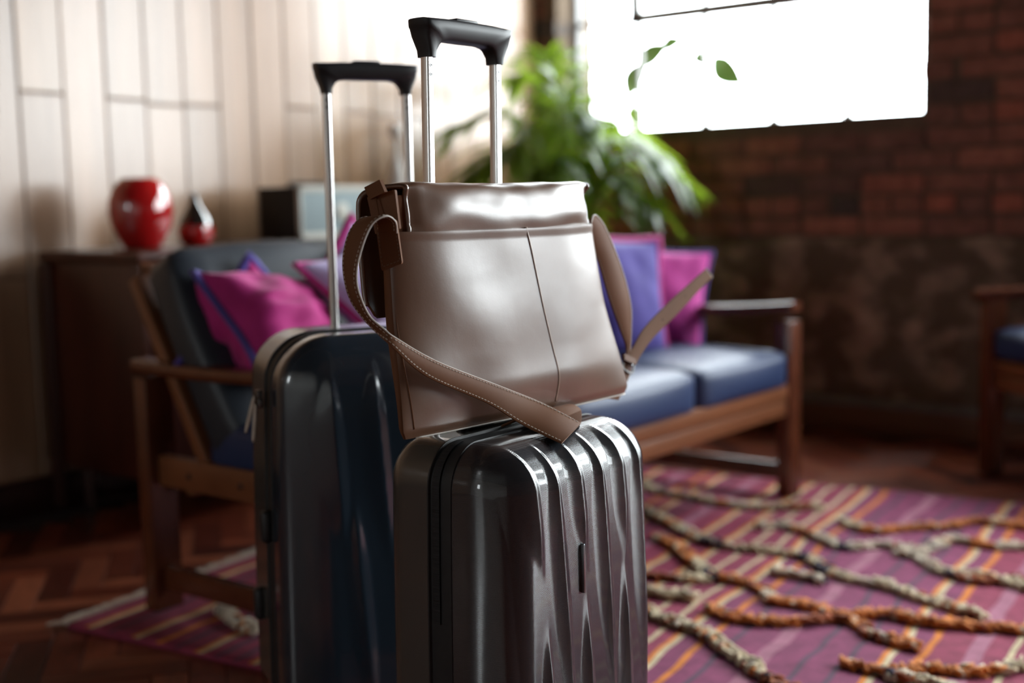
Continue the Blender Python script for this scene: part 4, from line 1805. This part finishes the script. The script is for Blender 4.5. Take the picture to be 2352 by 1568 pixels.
# underside and edges
for i, x_ in enumerate(xs_):
    V.append((x_, V[i * (ny + 1)][1], .001))
for i in range(len(xs_) - 1):
    F.append((n0 + i, n0 + i + 1, (i + 1) * (ny + 1), i * (ny + 1)))
    FC.append(PLUM)
o = mk('woven_field', V, F, M['rug'], rug, smooth=True)
ca = o.data.color_attributes.new('Col', 'FLOAT_COLOR', 'CORNER')
buf = []
for p, c in zip(o.data.polygons, FC):
    buf += [c[0], c[1], c[2], 1.0] * len(p.vertices)
ca.data.foreach_set('color', buf)
# fringe knots along the left end
V, F = [], []
yy = .0
while yy < RUG_W:
    L_ = rr.uniform(.03, .055)
    P = [(.004, yy, .009), (-.008, yy + rr.uniform(-.003, .003), .013), (-L_ * .6, yy + rr.uniform(-.008, .008), .007), (-L_, yy + rr.uniform(-.012, .012), .003)]
    v, f = tube_vf(catmull(P, 3), lambda q: .0042 * (1 - .5 * q) + .001 * math.sin(9 * q), 5)
    b0 = len(V)
    V += v
    F += [tuple(b0 + i for i in q) for q in f]
    yy += .0085
mk('fringe', V, F, M['cream'], rug, kind='stuff')

BRAIDS = [[(-1.3114, 2.9816), (-1.2075, 2.9178), (-1.1413, 2.9989), (-1.073, 3.0443), (-1.0289, 3.1494), (-0.9158, 3.1676), (-.8, 3.21)], [(-1.983, 3.0548), (-1.8864, 3.0064), (-1.7786, 2.9941), (-1.5953, 2.9799), (-1.4095, 3.0805)], [(-1.454, 2.8002), (-1.4148, 2.8548), (-1.2987, 2.8025), (-1.1968, 2.7496), (-1.1459, 2.8176), (-1.0482, 2.8165), (-1.0211, 2.953), (-0.9251, 2.949), (-0.8594, 2.9765), (-.75, 3.0)], [(-1.8238, 2.8082), (-1.7466, 2.7745), (-1.5138, 2.623), (-1.3865, 2.6053), (-1.3088, 2.6246), (-1.2391, 2.6231), (-1.1462, 2.5482), (-1.0658, 2.5169), (-1.005, 2.517), (-0.9012, 2.4699), (-0.7763, 2.4344)], [(-1.6235, 2.5854), (-1.5253, 2.5288), (-1.3528, 2.3783), (-1.2723, 2.3759), (-1.2012, 2.3421), (-1.1552, 2.2952), (-1.0879, 2.3037), (-1.0101, 2.2844), (-0.9328, 2.3379), (-0.8676, 2.3364), (-0.7829, 2.3611), (-0.6904, 2.4031), (-.6, 2.43)], [(-1.0857, 2.7749), (-1.0289, 2.7651), (-0.9449, 2.6851), (-0.8621, 2.6981), (-0.7678, 2.6657), (-.68, 2.66)], [(-1.2429, 2.1844), (-1.1669, 2.1523), (-1.0664, 2.1871), (-0.9853, 2.2663), (-0.9145, 2.2145), (-0.8159, 2.199)], [(-1.3554, 2.1068), (-1.2864, 2.0695), (-1.1792, 2.0413), (-1.048, 1.9566), (-0.9561, 1.8999), (-0.9147, 1.8765)], [(-0.9001, 2.0507), (-0.8176, 2.0519), (-0.7554, 2.1143), (-0.694, 2.1389), (-0.6356, 2.2172)], [(-0.809, 2.0305), (-0.7443, 2.0457), (-0.7001, 2.0368)], [(-1.2478, 2.4791), (-1.1936, 2.4867), (-1.1305, 2.4727)], [(-0.9224, 2.6714), (-0.8509, 2.6636), (-0.7846, 2.7227)], [(-1.4813, 2.2908), (-1.3987, 2.318), (-1.3351, 2.3471)], [(-1.4246, 2.2025), (-1.3622, 2.205), (-1.3014, 2.2205)], [(-2.0681, 1.6013), (-1.9686, 1.5709), (-1.888, 1.5641)]]
TC = [(.62, .50, .33), (.60, .19, .035), (.035, .022, .045), (.33, .075, .02), (.62, .52, .40)]
bias = [1, 0, 4, 0, 1, 0, 1, 0, 1, 4, 4, 3, 0, 0, 4]
RI = (Matrix.Translation(RUG_O) @ Matrix.Rotation(RUG_A, 4, 'Z')).inverted()
for bi, pl in enumerate(BRAIDS):
    pts = catmull([(x, y_, 0) for x, y_ in pl], 10)
    pts = [RI @ p for p in pts]
    bm = bmesh.new()
    cl = bm.loops.layers.float_color.new('Col')
    acc = 0
    last = pts[0]
    cur = bias[bi]
    run = 0
    for i in range(len(pts) - 1):
        seg = (pts[i + 1] - pts[i]).length
        t = (pts[i + 1] - pts[i]).normalized()
        cnt = max(1, int(seg / .0055))
        for k in range(cnt):
            p = pts[i].lerp(pts[i + 1], (k + .5) / cnt)
            run -= 1
            if run < 0:
                cur = bias[bi] if rr.random() < .5 else rr.choice((0, 0, 1, 2, 3, 4, 4, 1))
                run = rr.randrange(3, 14)
            c = TC[cur]
            v_ = rr.uniform(.75, 1.15)
            sdv = Vector((-t.y, t.x, 0))
            for side in (-1, 1):
                q = p + sdv * side * rr.uniform(.001, .011)
                mt = Matrix.Translation((q.x, q.y, rug_h(q.x, q.y) + rr.uniform(.004, .012))) @ Matrix.Rotation(math.atan2(t.y, t.x) + rr.uniform(.3, 1.2) * side, 4, 'Z') @ Matrix.Rotation(rr.uniform(-.5, .5), 4, 'Y') @ Matrix.Diagonal((rr.uniform(.011, .021), rr.uniform(.0045, .0075), rr.uniform(.006, .010), 1))
                g = bmesh.ops.create_icosphere(bm, subdivisions=1, radius=1, matrix=mt)
                fs = {f for vv in g['verts'] for f in vv.link_faces}
                c2 = c if rr.random() < .8 else TC[rr.randrange(5)]
                for f in fs:
                    for lp in f.loops:
                        lp[cl] = (c2[0] * v_, c2[1] * v_, c2[2] * v_, 1)
    me = bpy.data.meshes.new('tufted_cord')
    bm.to_mesh(me)
    bm.free()
    mk_me('tufted_cord', me, M['cord'], rug)

# ================================================================== ARMCHAIR AT THE RIGHT EDGE
ac = thing('armchair', 'dark wooden armchair with blue seat cushion at the right edge by the brick wall', 'armchair', (-1.205, 3.80, 0), R(-38))
for (xx, yy) in ((0, 0), (.56, 0), (0, .44), (.56, .44)):
    box('leg', (xx - .014, yy - .03, .003), (xx + .034, yy + .03, .525), M['wood'], ac, .004)
for xx in (0, .56):
    box('arm', (xx - .03, -.05, .526), (xx + .03, .47, .556), M['wood'], ac, .008)
    box('side_rail', (xx - .012, .026, .27), (xx + .012, .414, .335), M['wood_l'], ac, .003)
    box('stretcher', (xx - .012, .026, .06), (xx + .012, .414, .105), M['wood'], ac, .003)
box('front_rail', (.02, -.012, .262), (.54, .012, .305), M['wood_l'], ac, .004)
box('front_rail', (.02, -.012, .309), (.54, .014, .348), M['wood_l'], ac, .004)
box('rear_rail', (.02, .42, .27), (.54, .445, .335), M['wood_l'], ac, .004)
cushion('seat_cushion', (.03, -.02, .35), (.53, .40, .445), M['blue'], ac, .025, .01, seed=3)
cushion('back_cushion', (.03, .30, .45), (.53, .41, .80), M['blue_d'], ac, .03, .012, seed=4)
bar('back_support', (.05, .43, .30), (.05, .45, .76), .03, .03, M['wood'], ac, .003, up=(0, 1, 0))
bar('back_support', (.51, .43, .30), (.51, .45, .76), .03, .03, M['wood'], ac, .003, up=(0, 1, 0))
